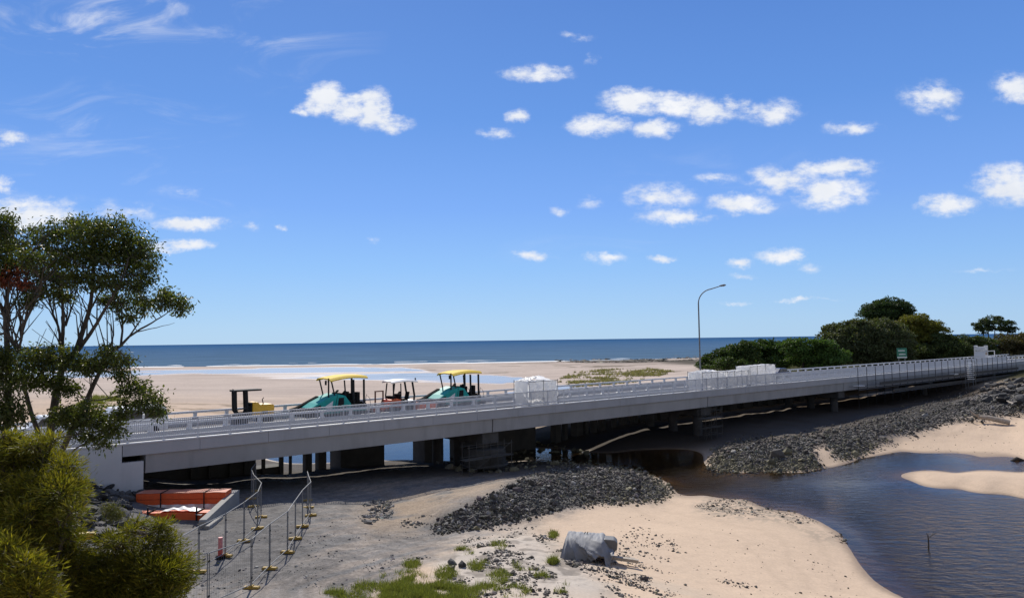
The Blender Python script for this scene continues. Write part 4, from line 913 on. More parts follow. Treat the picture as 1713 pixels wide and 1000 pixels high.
def gcols(n, r, h, base=(.098, .09, .08)):
    c = np.array(base)[None] * r.lognormal(0, .42, (n, 1)); c = c * (1 + r.normal(0, .04, (n, 3)))
    lt = r.random(n) < .06; c[lt] = np.array([.36, .34, .31]) * r.uniform(.6, 1.1, (lt.sum(), 1))
    low = r.random(n) < np.clip(.75 - h * .55, .05, .7); c[low] = np.array([.2, .18, .115]) * r.uniform(.5, 1.3, (low.sum(), 1))
    return np.clip(c, .02, .6)
r = np.random.default_rng(21)
for nm, poly, n, sz, lab in (('gravel_rock', RAMP_L, 15000, .068, 'dark broken gravel heaped in a ramp beside the near sand bank'), ('gravel_rock', RAMP_R, 19000, .088, 'dark broken gravel along the bank on the far side of the creek')):
    q = pick(poly, n, r); W_ = PG(q[:, 0] + r.normal(0, 6, n), q[:, 1] + r.normal(0, 3.2, n))
    ok = (W_[:, 1] > 30) & (W_[:, 1] < 160); W_ = W_[ok]; n = len(W_)
    s_ = sz * r.lognormal(0, .55, n); W_[:, 2] += s_ * .15
    tag(scatter(nm, W_, s_, gcols(n, r, W_[:, 2]), stone, v0, f0, 5), lab, 'gravel', kind='stuff')
# loose stones, weed wrack and driftwood chips over the sand and the work site
W_ = []; S_ = []; C_ = []
for poly, n, sz, base, fl in (
    ([(1060,880),(1110,885),(1140,915),(1130,960),(1060,950),(1010,930)], 1000, .05, (.09, .085, .08), 1),
    ([(950,935),(1010,930),(1090,965),(1110,1000),(1040,1000),(980,960)], 1100, .055, (.085, .08, .075), 1),
    ([(1110,950),(1180,950),(1300,968),(1290,982),(1180,985),(1110,1000)], 800, .045, (.09, .085, .08), 1),
    ([(880,885),(935,905),(990,940),(960,950),(910,915)], 800, .07, (.11, .1, .09), 1),
    ([(745,935),(790,915),(850,905),(930,960),(960,1000),(760,1000)], 3200, .06, (.13, .115, .1), 1),
    ([(1160,845),(1200,830),(1300,844),(1372,874),(1330,876),(1240,866),(1180,862)], 1100, .055, (.15, .135, .11), 1),
    ([(1340,885),(1420,893),(1428,915),(1370,902)], 260, .055, (.1, .085, .07), 1),
    ([(590,855),(625,835),(660,840),(655,870),(610,875)], 900, .08, (.12, .118, .115), 1),
    ([(670,870),(720,860),(760,880),(720,895),(670,890)], 500, .06, (.12, .115, .11), 1),
    ([(650,935),(730,930),(770,905),(820,885),(900,880),(860,905),(760,935)], 700, .05, (.13, .12, .11), 1),
    ([(320,900),(600,850),(760,900),(640,980),(330,995)], 1800, .035, (.2, .19, .18), 1),
    ([(900,870),(1110,850),(1420,940),(1480,1000),(980,1000)], 500, .035, (.12, .1, .08), 1),
    ([(1470,745),(1500,730),(1560,725),(1510,745),(1440,765)], 260, .08, (.12, .11, .1), 1),
    ([(1490,735),(1700,705),(1710,760),(1540,755)], 120, .05, (.1, .09, .08), 1)):
    q = pick(poly, n, r); W1 = PG(q[:, 0], q[:, 1]); cl = fbm(W1[:, 0] * .8, W1[:, 1] * .8, 91) + r.normal(0, .07, n)
    keep = cl > (.5 if sz < .09 else .4); W1 = W1[keep]; n = len(W1); s1 = sz * r.lognormal(0, .5, n)
    W1[:, 2] += s1 * .1; W_.append(W1); S_.append(s1); C_.append(gcols(n, r, np.full(n, 2.0), base))
tag(scatter('loose_stone', np.concatenate(W_), np.concatenate(S_), np.concatenate(C_), stone, v0, f0, 9, .7), 'loose dark stones and weed scraps strewn over the sand and the work site', 'stones', kind='stuff')
# rocks under the bridge and on the lagoon edge
W_ = PG(*pick([(640,760),(700,765),(760,790),(860,790),(990,775),(1000,760),(900,735),(860,755),(760,775)], 260, r).T); W_ = W_[(W_[:, 1] < 110)]
tag(scatter('creek_rock', W_, .25 * r.lognormal(0, .5, len(W_)), gcols(len(W_), r, np.full(len(W_), .3), (.14, .125, .085)), stone, v0, f0, 12), 'muddy rocks along the creek edge beneath the bridge spans', 'rocks', kind='stuff')
# low reef and stone bands out on the beach
q = pick([(900,603),(1000,600),(1180,594),(1180,612),(1080,606),(960,607)], 2200, r); W_ = PG(q[:, 0], q[:, 1]); W_ = W_[(W_[:, 1] > 250) & (W_[:, 1] < 520) & (fbm(W_[:, 0] * .04, W_[:, 1] * .025, 17) > .52)]
tag(scatter('reef_rock', W_, 1.1 * r.lognormal(0, .5, len(W_)), gcols(len(W_), r, np.full(len(W_), 2), (.1, .088, .07)), stone, v0, f0, 13, .33), 'low dark reef rocks at the far edge of the beach', 'reef', kind='stuff')

# individual boulders
v2, f2 = rock_variants(2, 9, 8, .16); bmesh_src = []
for i, v in enumerate(v2):
    k = 1 + (fbm(v[:, 0] * 3 + 9, v[:, 1] * 3 + v[:, 2] * 2, 60 + i) - .5)[:, None] * .22
    me_o = np_mesh('boulder', v * k, f2, stone, cols=np.repeat(np.array([[.062, .06, .058]]) * (.7 + .12 * i), len(v), 0)); bmesh_src.append(me_o.data); bpy.data.objects.remove(me_o)
def boulders(spots, sizes, label, group, sink=.25):
    for (p_, s_) in zip(spots, sizes):
        o = bpy.data.objects.new('boulder', bmesh_src[int(r.integers(0, 9))]); C.objects.link(o)
        o.location = (p_[0], p_[1], p_[2] + s_ * sink); o.scale = (s_ * r.uniform(.85, 1.25), s_ * r.uniform(.85, 1.15), s_ * r.uniform(.7, 1.0)); o.rotation_euler = tuple(r.uniform(-.6, .6, 2)) + (r.uniform(0, 6.28),)
        tag(o, label, 'boulder', group)
def spread(poly, n, dmin, r):
    out_ = []
    for _ in range(6000):
        q = pick(poly, 1, r)[0]
        if all(math.hypot(q[0] - a[0], (q[1] - a[1]) * 1.5) > dmin for a in out_): out_.append(q)
        if len(out_) >= n: break
    return np.array(out_)
q = spread([(118,778),(150,782),(190,800),(242,812),(240,830),(215,850),(205,880),(120,885),(100,860)], 210, 6.5, r); W_ = PG(q[:, 0], q[:, 1])
boulders(W_, .31 * r.lognormal(0, .35, len(W_)), 'dark grey angular boulder in the heap below the pale abutment wall', 'boulders below the abutment')
q = spread([(1640,655),(1660,640),(1713,634),(1760,630),(1760,676),(1700,678),(1650,672)], 60, 9, r); W_ = PG(q[:, 0], q[:, 1])
boulders(W_, .75 * r.lognormal(0, .3, len(W_)), 'large dark boulder in the pile at the right end of bridge', 'boulders at the right bank')
q = spread([(745,950),(760,935),(775,945),(760,960)], 3, 9, r); W_ = PG(q[:, 0], q[:, 1])
boulders(W_, .3 * r.lognormal(0, .3, len(W_)), 'dark boulder on the sandy foreground hump beside the grass', 'boulders by the foreground grass')

# ------------------------------------------------------------------ temporary fencing on the work site
def g1(px, py, z=2.3):
    return PG([px], [py])[0]
LF = [(300,982),(332,958),(377,931),(408,906),(431,885),(437,866),(424,848),(420,835),(428,822)]
RF = [(262,1040),(348,1018),(420.5,985),(451,952.5),(481,925),(494,902),(506,881.5),(520,863),(516,850),(514,838)]
kinds = ['closest to the camera', 'second from the camera', 'third from the camera', 'fourth from the camera', 'fifth from the camera', 'sixth from the camera', 'seventh from the camera', 'in the bridge shadow', 'farthest, in the bridge shadow']
footm = MB()
footm.box(-.33, .33, -.11, .11, .0, .12, .03); footm.box(-.08, .08, -.1, .1, .121, .16, .01)
foot0 = None
def fence_line(pts, side):
    global foot0
    W_ = [g1(*p_) for p_ in pts]
    for i, (a, b) in enumerate(zip(W_[:-1], W_[1:])):
        d = (b - a); L = math.hypot(d[0], d[1]); ang = math.atan2(d[1], d[0]); dz = d[2]
        o = empty('temporary_fence', a, ang, 'temporary mesh fence in the %s fence line, %s' % (side, kinds[min(i, 8)]), 'temporary fence', 'temporary fences on the work site')
        g = MB(); x0, x1 = .06, L - .06
        zz = lambda x: dz * x / L
        g.tube([(x0, 0, zz(x0) + .08), (x0, 0, zz(x0) + 2.02)], .021, 6); g.tube([(x1, 0, zz(x1) + .08), (x1, 0, zz(x1) + 2.02)], .021, 6)
        g.tube([(x0, 0, zz(x0) + 2.0), (x1, 0, zz(x1) + 2.0)], .023, 6); g.tube([(x0, 0, zz(x0) + .2), (x1, 0, zz(x1) + .2)], .021, 6); g.build('frame', M['galv'], o)
        g = MB(); n = int(L / .16)
        for k_ in range(1, n): xx = x0 + (x1 - x0) * k_ / n; g.bar((xx, 0, zz(xx) + .2), (xx, 0, zz(xx) + 2.0), .003)
        g.build('wire_mesh', M['galv'], o)
        g = MB(); g.box(-.05, .07, -.03, .03, 1.68, 1.74); g.box(-.05, .07, -.03, .03, .42, .48); g.build('clamp', M['darksteel'], o)
    for i, a in enumerate(W_):
        if foot0 is None: foot0 = o = footm.build('ballast_block', M['footyellow'])
        else: o = foot0.copy(); C.objects.link(o)
        a2 = W_[min(i + 1, len(W_) - 1)] - W_[max(i - 1, 0)]
        o.location = (a[0], a[1], a[2] + .005); o.rotation_euler = (0, 0, math.atan2(a2[1], a2[0]) + math.pi / 2 + r.normal(0, .15))
        tag(o, 'yellow ballast block of the %s fence line, %s' % (side, kinds[min(i, 8)] if i < 9 else 'deepest under the bridge'), 'ballast block', 'yellow ballast blocks')
fence_line(LF, 'left'); fence_line(RF, 'right')
q = g1(372, 930)
o = empty('traffic_delineator', q + np.array([.0, -.25, 0]), 0, 'orange traffic post with pale red sleeve beside the left fence line', 'traffic post')
MB().tube([(0, 0, .1), (0, 0, .45)], .11, 12).build('lower_sleeve', M['red'], o, smooth=True); MB().tube([(0, 0, .45), (0, 0, .95)], .1, 12).build('upper_sleeve', M['pink'], o, smooth=True); MB().tube([(0, 0, .0), (0, 0, .1)], [.25, .2], 14).build('base', M['rubber'], o)

# ------------------------------------------------------------------ stacked orange beams, concrete slab, tray
def span_obj(a, b):            # two ground points -> length, heading
    d = b - a; return math.hypot(d[0], d[1]), math.atan2(d[1], d[0])
za = 2.35
a = PD(222, 872, 43.5); b = PD(372, 868, 43.5); L = abs(b[0] - a[0]); zg = ground(-20, 43.5)[0]
o = empty('beam_stack', (a[0], 43.8, zg), 0.03, 'tall stack of long orange beams strapped and half wrapped in white plastic', 'beam stack')
zt = PD(300, 826, 43.5)[2] - zg; 
g = MB(); hh = zt
for k_ in range(3): g.box(0, L, k_ * .36, k_ * .36 + .345, hh - .74, hh - .4, .01); g.box(.02, L - .03, k_ * .36, k_ * .36 + .345, hh - .38, hh - .03, .01)
g.build('upper_beams', M['orange'], o)
g = MB()
for k_ in range(3): g.box(.03, L - .1, k_ * .36, k_ * .36 + .345, hh - 1.62, hh - 1.3, .01)
g.build('lower_beams', M['orange'], o)
sheet(lambda u, v: (u * (L + .25) + .02, -.05 - .05 * math.sin(u * 40) * math.sin(v * 7), hh - 1.28 + .6 * v), 50, 5, 'plastic_wrap', o).data.materials[0] = M['tarp' ] if False else M['white']
sheet(lambda u, v: (L + .06 + .22 * (1 - v) * math.sin(3 + u * 9) ** 2, u * 1.08, hh - 1.3 + .9 * v), 16, 8, 'plastic_end', o).data.materials[0] = M['white']
sheet(lambda u, v: (u * L, v * 1.07, hh - .005 + .012 * math.sin(u * 30 + v * 5)), 30, 5, 'plastic_top', o).data.materials[0] = mat('orange_film', (.6, .22, .14), .35, var=.1)
for x in (.28 * L, .76 * L):
    MB().prism([(x, hh + .012), (x + .07, hh + .012), (x + .07, hh + .03), (x, hh + .03)], -.11, 1.1).build('strap', M['darksteel'], o); MB().box(x, x + .07, -.125, -.11, hh - 1.4, hh + .03).build('strap', M['darksteel'], o)
g = MB()
for x in (.15 * L, .5 * L, .85 * L): g.box(x, x + .18, -.1, 1.1, 0, hh - 1.63)
g.build('bearer', M['timber'], o)
a = PD(204, 880, 41.5); b = PD(360, 880, 41.5); L = abs(b[0] - a[0]); zg = ground(-21, 41.8)[0]
o = empty('beam_bundle', (a[0], 41.3, zg), 0.0, 'lower bundle of orange beams with white plastic draped over, in front of the tall stack', 'beam bundle')
hh = PD(300, 855, 41.5)[2] - zg
g = MB()
for k_ in range(2): g.box(0 + .1 * k_, L - .05 * k_, k_ * .36, k_ * .36 + .34, hh - .5, hh - .03, .02)
g.build('beams', M['orange'], o)
for x in (.3 * L, .82 * L):
    g = MB(); g.box(x, x + .07, -.06, .75, hh - .02, hh + .05); g.bar((x, -.07, hh - .75), (x, -.07, hh + .3), .07); g.build('strap', M['darksteel'], o)
sheet(lambda u, v: (.42 * L + u * .4 * L, .0 + v * .7, hh + .02 + .13 * math.sin(math.pi * u) * (1 + .4 * math.sin(u * 21 + v * 4))), 30, 8, 'plastic_cover', o).data.materials[0] = M['white']
sheet(lambda u, v: (.8 * L + .5 * u + .5 * v * (1 - u) + .06 * math.sin(u * 25), -.12 - .35 * v + .06 * math.sin(u * 17), hh - .1 - (hh - .15) * v), 14, 14, 'plastic_tail', o).data.materials[0] = M['tarp']
g = MB()
for x in (.1 * L, .55 * L, .9 * L): g.box(x, x + .2, 0, .72, 0, hh - .51)
g.build('bearer', M['timber'], o)
a = g1(338, 884); b = PD(392, 845, 45.5)
zg = min(a[2], ground(b[0], 45.5)[0]); L, an = span_obj(a, np.array([b[0], 45.8, 0]))
o = empty('concrete_block', (a[0], a[1], zg), an, 'long pale concrete barrier block leaning beside the orange beams', 'concrete block')
MB().prism([(0, 0), (L, 0), (L, .95), (L - .25, 1.0), (.1, .55), (0, .45)], -.2, .2).build('block', M['midconc'], o, bevel=.03)
MB().box(-.25, L * .35, -.45, -.21, 0, .28, .03).build('kerb_piece', M['midconc'], o)
q = PD(138, 894, 33); zg = q[2] - .25
o = empty('plastic_tray', (q[0], q[1], zg), .25, 'yellow plastic tray lying between the bushes and boulders', 'tray')
g = MB(); g.tube([(-.62, 0, .13), (-.5, 0, .16), (.5, 0, .16), (.62, 0, .13)], [.06, .15, .15, .08], 10); g.build('hull', M['yellow'], o, smooth=True); MB().box(-.52, .52, -.14, .14, .3, .34, .01).build('rim', mat('pale_yellow_plastic', (.8, .6, .25), .5), o)
MB().tube([(-.3, 0, .4), (-.38, .05, .8), (-.28, .05, 1.15)], .035, 5).build('handle', M['white'], o)

# ------------------------------------------------------------------ grey tarpaulin over stored gear on the sand hump
q = g1(985, 932); D = q[1]; px2m = D / F
o = empty('covered_equipment', q, -.12, 'crumpled grey tarpaulin over equipment on the sand beside the gravel ramp', 'covered gear')
def tarp(u, v):
    # u along the ridge, v from the front hem over the ridge to the back hem
    xr = -.98 + 2.05 * u; hem0 = .0 if u < .45 else .42 * sstep(.45, .72, u) - .5 * sstep(.78, .86, u) * sstep(1.0, .9, u)
    ridge = 1.1 - .08 * u - .45 * sstep(.82, 1.0, u)
    if v < .5:
        k_ = v / .5; zz = hem0 + (ridge - hem0) * math.sin(k_ * math.pi / 2) ** 1.1; yy = -1.05 + 1.6 * k_ ** 2.3; x = xr - .42 * (1 - k_) * (1 - u) ** 2 + .1 * (1 - k_) * u
    else:
        k_ = (v - .5) / .5; zz = ridge * (1 - k_) ** .9; yy = .55 + .5 * k_; x = xr - .35 * k_ * (1 - u) ** 2
    # folds fan out from the ridge end
    an = math.atan2(ridge + .05 - zz, x + 1.0); ds = math.hypot(ridge - zz, x + 1.0)
    f = abs(math.sin(an * 5.2 + .5)); f2 = abs(math.sin(an * 11 + 2)); dpt = .3 * (1 - f) ** 2.5 + .1 * (1 - f2) ** 2
    n = fbm(np.array([u * 10 + 3]), np.array([v * 7]), 31)[0] - .5; n2 = fbm(np.array([u * 26]), np.array([v * 18]), 32)[0] - .5
    yy -= dpt * min(ds, 1.2) * (1 if v < .5 else -.4); x += n * .1
    return (x, yy + n * .1 + n2 * .02, zz + n2 * .02 + n * .08)
sheet(tarp, 76, 56, 'tarpaulin', o).data.materials[0] = M['tarp']
V = [tarp(0, v) for v in np.linspace(0, 1, 41)]; g = MB(); g.add(V + [(-1.42, 0, -.05)], [(i, i + 1, 41) for i in range(40)]); g.build('end_flap', M['tarp'], o)
g = MB(); V = [tarp(1, v) for v in np.linspace(0, 1, 41)]; g.add(V + [(1.25, 0, .45)], [(i + 1, i, 41) for i in range(40)]); g.build('end_flap', M['tarp'], o)
MB().prism([(.75, .35), (1.36, .45), (1.4, .8), (1.25, .95), (.75, .98)], -.36, .4).build('machine_end', mat('dull_grey_metal', (.14, .14, .14), .6), o, bevel=.05)
g = MB(); g.bar((.3, -.55, .28), (2.35, -.75, .1), .2, .14); g.build('protruding_post', M['timber'], o)
g = MB(); g.bar((.2, -.15, .16), (2.2, -.35, .06), .16, .12); g.build('protruding_post', M['timber'], o)
g = MB(); V1 = tarp(.42, .47)
for dx in (-.06, .06): g.bar((V1[0] + dx, V1[1] - .12, V1[2] + .02), (V1[0] + dx + .05, V1[1] - .02, V1[2] + .1), .035, .02)
g.build('stencil_mark', M['darksteel'], o)

# ------------------------------------------------------------------ driftwood
def limb(name, pts, rad, label, cat, mt):
    base = np.array(pts[0]); o = empty(name, base, 0, label, cat)
    MB().tube([tuple(np.array(p_) - base) for p_ in pts], rad, 9).build('trunk', mt, o, smooth=True); return o, base
a, b = g1(1636, 701), g1(1690, 710); a[2] += .3; b[2] += .25
o, base = limb('driftwood_log', [a, a * .7 + b * .3 + np.array([0, 0, .12]), a * .3 + b * .7 + np.array([0, 0, .05]), b], [.2, .3, .33, .28], 'bleached driftwood log on the sand at the foot of the right bank', 'log', M['timber'])
g = MB(); g.tube([(0, 0, 0), (-.6, .1, .5), (-.8, .2, .8)], [.12, .09, .04], 6); g.tube([(.2, 0, .1), (-.3, -.3, .35)], [.1, .05], 6); g.build('branch_stub', M['timber'], o)
a, b = g1(1668, 669), g1(1700, 679); a[2] += .35; b[2] += .2
limb('timber_pole', [a, b], [.09, .09], 'thin pale timber pole lying on the rocks above the log', 'pole', M['timber'])
a = P(1553, 915, 0)
o, base = limb('sunken_branch', [a - np.array([0, 0, .4]), a + np.array([.02, 0, .35]), a + np.array([0, 0, .75])], [.05, .04, .025], 'dark dead branch sticking out of the creek water', 'branch', M['bark'])
g = MB(); g.tube([(0.02, 0, .9), (.25, .05, 1.05), (.55, .1, 1.2)], .018, 5); g.tube([(.25, .05, 1.05), (.42, .1, 1.3)], .014, 5); g.tube([(0, 0, 1.1), (-.1, 0, 1.25)], .014, 5); g.build('twig', M['bark'], o)
a, b = g1(1690, 772), g1(1713, 770); limb('small_snag', [a, (a + b) / 2 + np.array([0, 0, .25]), b], [.12, .18, .1], 'small dark snag at the water edge by the frame edge', 'snag', M['bark'])
# ------------------------------------------------------------------ vegetation
LEAF = leafmat('gum_leaves', .4, .4, .45); LEAFB = leafmat('wattle_leaves', .4, .5, .25); LEAFF = leafmat('far_leaves', .22, .6, .2); GRASS = leafmat('grass_blades', .35, .6, .2)
def leaf_mesh(name, cen, length, width, cols, mt, par, r, droop=.3, dirs=None):
    n = len(cen); d = r.normal(size=(n, 3)); d[:, 2] -= droop * 1.6
    if dirs is not None: d = dirs * 1.25 + d * .45
    d /= np.linalg.norm(d, axis=1)[:, None]
    u = np.cross(d, r.normal(size=(n, 3))); u /= np.linalg.norm(u, axis=1)[:, None] + 1e-9
    L = (length * r.lognormal(0, .25, n))[:, None]; W = (width * r.lognormal(0, .25, n))[:, None]
    nrm = np.cross(d, u)
    V = np.stack([cen, cen + d * L * .45 + u * W / 2 + nrm * W * .15, cen + d * L, cen + d * L * .45 - u * W / 2 + nrm * W * .15], 1)
    Q = np.arange(n * 4).reshape(n, 4)
    return np_mesh(name, V.reshape(-1, 3), Q, mt, par, cols=np.repeat(np.clip(cols, .004, .6), 4, 0))
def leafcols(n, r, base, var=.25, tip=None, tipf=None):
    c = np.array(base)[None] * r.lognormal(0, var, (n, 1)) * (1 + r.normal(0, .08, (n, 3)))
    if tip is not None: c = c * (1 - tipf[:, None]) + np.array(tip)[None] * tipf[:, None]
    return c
def clump_points(c, rad, nsub, per, r, shell=.55, spread=.2):
    """leaf points: sub-clumps sit toward the outside of an ellipsoid, each a small puff of leaves"""
    d = r.normal(size=(nsub, 3)); d /= np.linalg.norm(d, axis=1)[:, None]
    rr = (shell + (1 - shell) * r.random(nsub)) * np.where(r.random(nsub) < .25, r.random(nsub), 1)
    sc = np.array(c)[None] + d * rr[:, None] * np.array(rad)[None]
    sz = spread * min(rad) * r.uniform(.7, 1.5, nsub) + .05
    pts = np.repeat(sc, per, 0) + r.normal(size=(nsub * per, 3)) * np.repeat(sz, per)[:, None] * np.array([1, 1, .62])
    return pts, sc
def tree_from_pixels(name, D, base_px, limbs, clumps, label, cat, leaf_len, leaf_w, base, seed, mt, dens=1.0, extra=None, barkm=None, droop=.5, tipcol=None, twigs=True, red=None, group=None, fine=0, fz=(0, 0), spray=False, spread=.2):
    r = np.random.default_rng(seed); pm_ = D / F
    b0 = PD(base_px[0], base_px[1], D); b0[2] = min(b0[2], ground(b0[0], b0[1])[0] + .0) if base_px[2] else b0[2]
    o = empty(name, b0, 0, label, cat, group); bp = []
    g = MB()
    for pts, r0, r1 in limbs:
        W_ = [PD(p_[0], p_[1], D + (p_[2] if len(p_) > 2 else 0)) - b0 for p_ in pts]
        # smooth the hand-laid joints a little and add wander
        Wd = [W_[0]]
        for a, c in zip(W_[:-1], W_[1:]):
            for k in (1, 2, 3): q = a + (c - a) * k / 3; Wd.append(q + (r.normal(0, .012, 3) * np.linalg.norm(c - a) if k < 3 else 0))
        rad = list(np.linspace(r0, r1, len(Wd)) * (.78 if fine else 1)); g.tube([tuple(q) for q in Wd], rad, 8, True); bp += [(q, rr) for q, rr in zip(Wd, rad)]
    for _ in range(fine):                                  # bare thin shoots between the forks and the crown
        q, rr = bp[int(r.integers(len(bp) // 6, len(bp)))]
        if not (fz[0] < q[2] + b0[2] < fz[1]): continue
        up_ = np.array([r.normal(0, .42), r.normal(0, .4), 1.0]); ln_ = r.uniform(.9, 2.2)
        a1 = q + up_ * ln_ * .5 + r.normal(0, .07, 3); a2 = q + up_ * ln_ * np.array([1.25, 1.25, 1]) + r.normal(0, .1, 3)
        if proj(a2 + b0)[0] > 185: continue
        g.tube([tuple(q), tuple(a1), tuple(a2)], [min(rr * .7, .024), .015, .007], 5, False)
        g.tube([tuple(a1), tuple(a1 + (a2 - a1) * .6 + r.normal(0, .16, 3))], [.011, .006], 4, False)
    P_, S_, T_, D_ = [], [], [], []
    tw = MB(); bpA = np.array([q for q, _ in bp]) if bp else np.zeros((1, 3)); bpR = np.array([q for _, q in bp]) if bp else np.array([.1])
    for cl in clumps:
        cx, cy, rx, ry = cl[:4]; dz = cl[4] if len(cl) > 4 else r.uniform(-.9, .9)
        c = PD(cx, cy, D + dz) - b0; rad = (rx * pm_, max(rx, ry) * pm_ * .85, ry * pm_)
        area = rx * ry * pm_ * pm_; ns = max(8, int(area * 190 * dens)); per = 24
        pts, sc = clump_points(c, rad, ns, per, r, spread=spread)
        dv = pts - np.repeat(sc, per, 0); dv /= np.linalg.norm(dv, axis=1)[:, None] + 1e-6; out_d = np.repeat(sc - c, per, 0); out_d /= np.linalg.norm(out_d, axis=1)[:, None] + 1e-6
        D_.append(dv * .7 + out_d * .6 + np.array([0, 0, .25])); P_.append(pts); h = np.clip((pts[:, 2] - c[2]) / rad[2], -1, 1); T_.append(h); S_.append(np.full(len(pts), len(cl) > 5))
        if twigs:
            cand = np.where(bpA[:, 2] < c[2] + .1)[0]
            if len(cand):
                dist = np.linalg.norm(bpA[cand] - c, axis=1); j = cand[np.argmin(dist)]
                st = bpA[j]; e = c + np.array([0, 0, -.1 * rad[2]])
                mid = (st + e) / 2 + r.normal(0, .06, 3) * np.linalg.norm(e - st) - np.array([0, 0, .08]) * np.linalg.norm(e - st)
                r0 = min(bpR[j] * .8, .02 + .016 * np.linalg.norm(e - st)); tw.tube([tuple(st), tuple(mid), tuple(e)], [r0, r0 * .75, r0 * .45], 5, False)
                for q in sc[r.permutation(len(sc))[:10]]:
                    m0 = st + (mid - st) * r.uniform(.5, 1) if r.random() < .3 else mid + (e - mid) * r.uniform(0, 1)
                    m1 = (m0 + q) / 2 + r.normal(0, .05, 3); tw.tube([tuple(m0), tuple(m1), tuple(q)], [.014, .010, .005], 4, False)
    pts = np.concatenate(P_); hh = np.concatenate(T_); isred = np.concatenate(S_).astype(bool)
    cols = leafcols(len(pts), r, base, .28, tipcol, np.clip(hh * .5 + .1, 0, .55) * r.random(len(pts)) if tipcol is not None else None)  # upper leaves mixed brighter, their sunlit look put into the colour
    if isred.any(): leaf_mesh('red_foliage', pts[isred], leaf_len, leaf_w, leafcols(isred.sum(), r, (.16, .045, .025), .35), mt, o, r, droop)
    leaf_mesh('crown', pts[~isred], leaf_len, leaf_w, cols[~isred], mt, o, r, droop, np.concatenate(D_)[~isred] if spray else None)
    g.v += [];
    if g.v:
        if tw.v: g.add(tw.v, tw.f)
        g.build('trunk', barkm or M['bark'], o, smooth=True)
    return o
# the main gum tree, left
limbs = [
 ([(80,775),(84,725),(95,650),(104,615),(126,590),(139,552),(151,513),(155,477,.2),(158,440,.3),(160,405,.3)], .17, .03),
 ([(104,618),(104,570),(106,534,-.3),(104,498,-.4),(100,455,-.5)], .09, .03),
 ([(105,590),(97,545,.2),(86,516,.4),(79,490,.5)], .06, .02),
 ([(126,592),(145,566,-.3),(162,541,-.4),(187,498,-.5),(203,470,-.5),(215,430,-.4)], .085, .025),
 ([(139,556),(150,520,.4),(172,480,.6),(185,440,.7)], .05, .02),
 ([(100,760),(125,710),(144,671,.2),(162,632,.3),(180,594,.4),(202,578,.4),(216,563,.4),(245,545,.3),(270,530,.2),(292,515,.1)], .12, .012),
 ([(202,579,.4),(205,541,.5),(203,515,.5),(212,490,.5)], .05, .018),
 ([(216,563,.4),(232,540,.2),(245,517,.1)], .035, .012),([(230,555,.3),(262,548,.5),(292,540,.6)], .022,.006),
 ([(180,594,.4),(190,560,.8),(188,520,1)], .04, .015),
 ([(78,760),(65,728),(52,690),(40,645),(28,605)], .12, .05),
 ([(90,735),(130,726,-.5),(170,720,-.6),(203,702,-.7)], .05, .015),([(110,765),(135,745,-.6),(160,733,-.7),(190,728,-.8)], .04, .012),
 ([(144,671,.2),(172,668,-.2),(205,660,-.3),(235,655,-.3)], .03, .012),([(95,650),(72,630,.4),(58,608,.5)], .04, .015),
 ([(110,545,.1),(118,520,.3),(130,480,.5),(128,440,.6)], .04, .015),
]
clumps = [(62,398,24,20),(95,388,34,24),(130,376,34,17),(150,392,40,26),(185,384,40,26),(215,402,34,28),(238,425,26,28),(248,455,16,24),(222,440,34,26),(190,425,38,26),(155,430,34,26),(120,425,34,26),(88,428,26,22),
 (200,470,34,18),(232,478,22,16),(165,470,30,18),(208,505,30,20),(240,512,22,14),(268,498,30,18),(292,505,24,16),(305,514,10,14),(178,500,18,12),(130,470,24,18),(215,530,18,10),
 (70,455,34,28),(100,465,28,22),(60,485,24,16),(95,492,18,14),(112,500,14,10),
 (60,600,36,24,-.8),(100,598,40,24,-.9),(130,612,34,18,-.9),(45,630,34,24,-.6),(85,640,32,18,-.8),(110,648,22,16,-.9),(175,592,22,16,-.7),(195,608,30,20,-.8),(160,612,22,14,-.7),(212,628,14,14,-.6),
 (230,648,24,16,-.5),(250,668,24,20,-.6),(262,688,16,16,-.6),(225,670,20,14,-.5),(205,650,14,10,-.5),
 (140,690,36,22,-1),(118,705,26,18,-1),(165,705,30,18,-1.1),(192,716,24,16,-1),(150,730,24,12,-1.1),(175,742,16,10,-1),(100,690,20,14,-1),(205,690,14,12,-.8)]
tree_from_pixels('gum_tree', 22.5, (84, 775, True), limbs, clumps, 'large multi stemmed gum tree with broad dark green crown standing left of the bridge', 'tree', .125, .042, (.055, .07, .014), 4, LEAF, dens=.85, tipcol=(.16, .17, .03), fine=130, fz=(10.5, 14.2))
limbs = [([(8,800),(12,700),(14,628),(11,556),(9,520),(14,484),(16,430),(12,390)], .14, .03), ([(12,560),(30,588,-.2),(34,574,-.2),(42,541,-.3),(55,509,-.3),(70,480,-.3)], .06, .02), ([(11,540),(-5,500),(-15,450)], .05, .02), ([(36,570,-.2),(33,520,-.1),(28,480,0),(30,450,0)], .04, .015)]
clumps = [(5,378,28,28),(-25,390,40,35),(25,415,26,18),(-10,430,40,26),(52,430,26,16),(20,440,24,14),(-30,470,30,24),(18,458,24,16,-.6,1),(2,470,18,12,-.6,1),(38,474,14,8,-.5,1),(48,500,20,12),(8,600,16,30,-.5),(-20,620,40,40,-.4),(12,655,20,26,-.6),(22,690,22,24,-.6),(-5,700,30,30,-.6),(-40,560,30,30)]
tree_from_pixels('gum_tree', 21.2, (8, 800, True), limbs, clumps, 'gum tree at the left frame edge with a patch of reddish leaves', 'tree', .125, .042, (.052, .065, .014), 14, LEAF, tipcol=(.12, .14, .028), fine=70, fz=(11, 14.5))
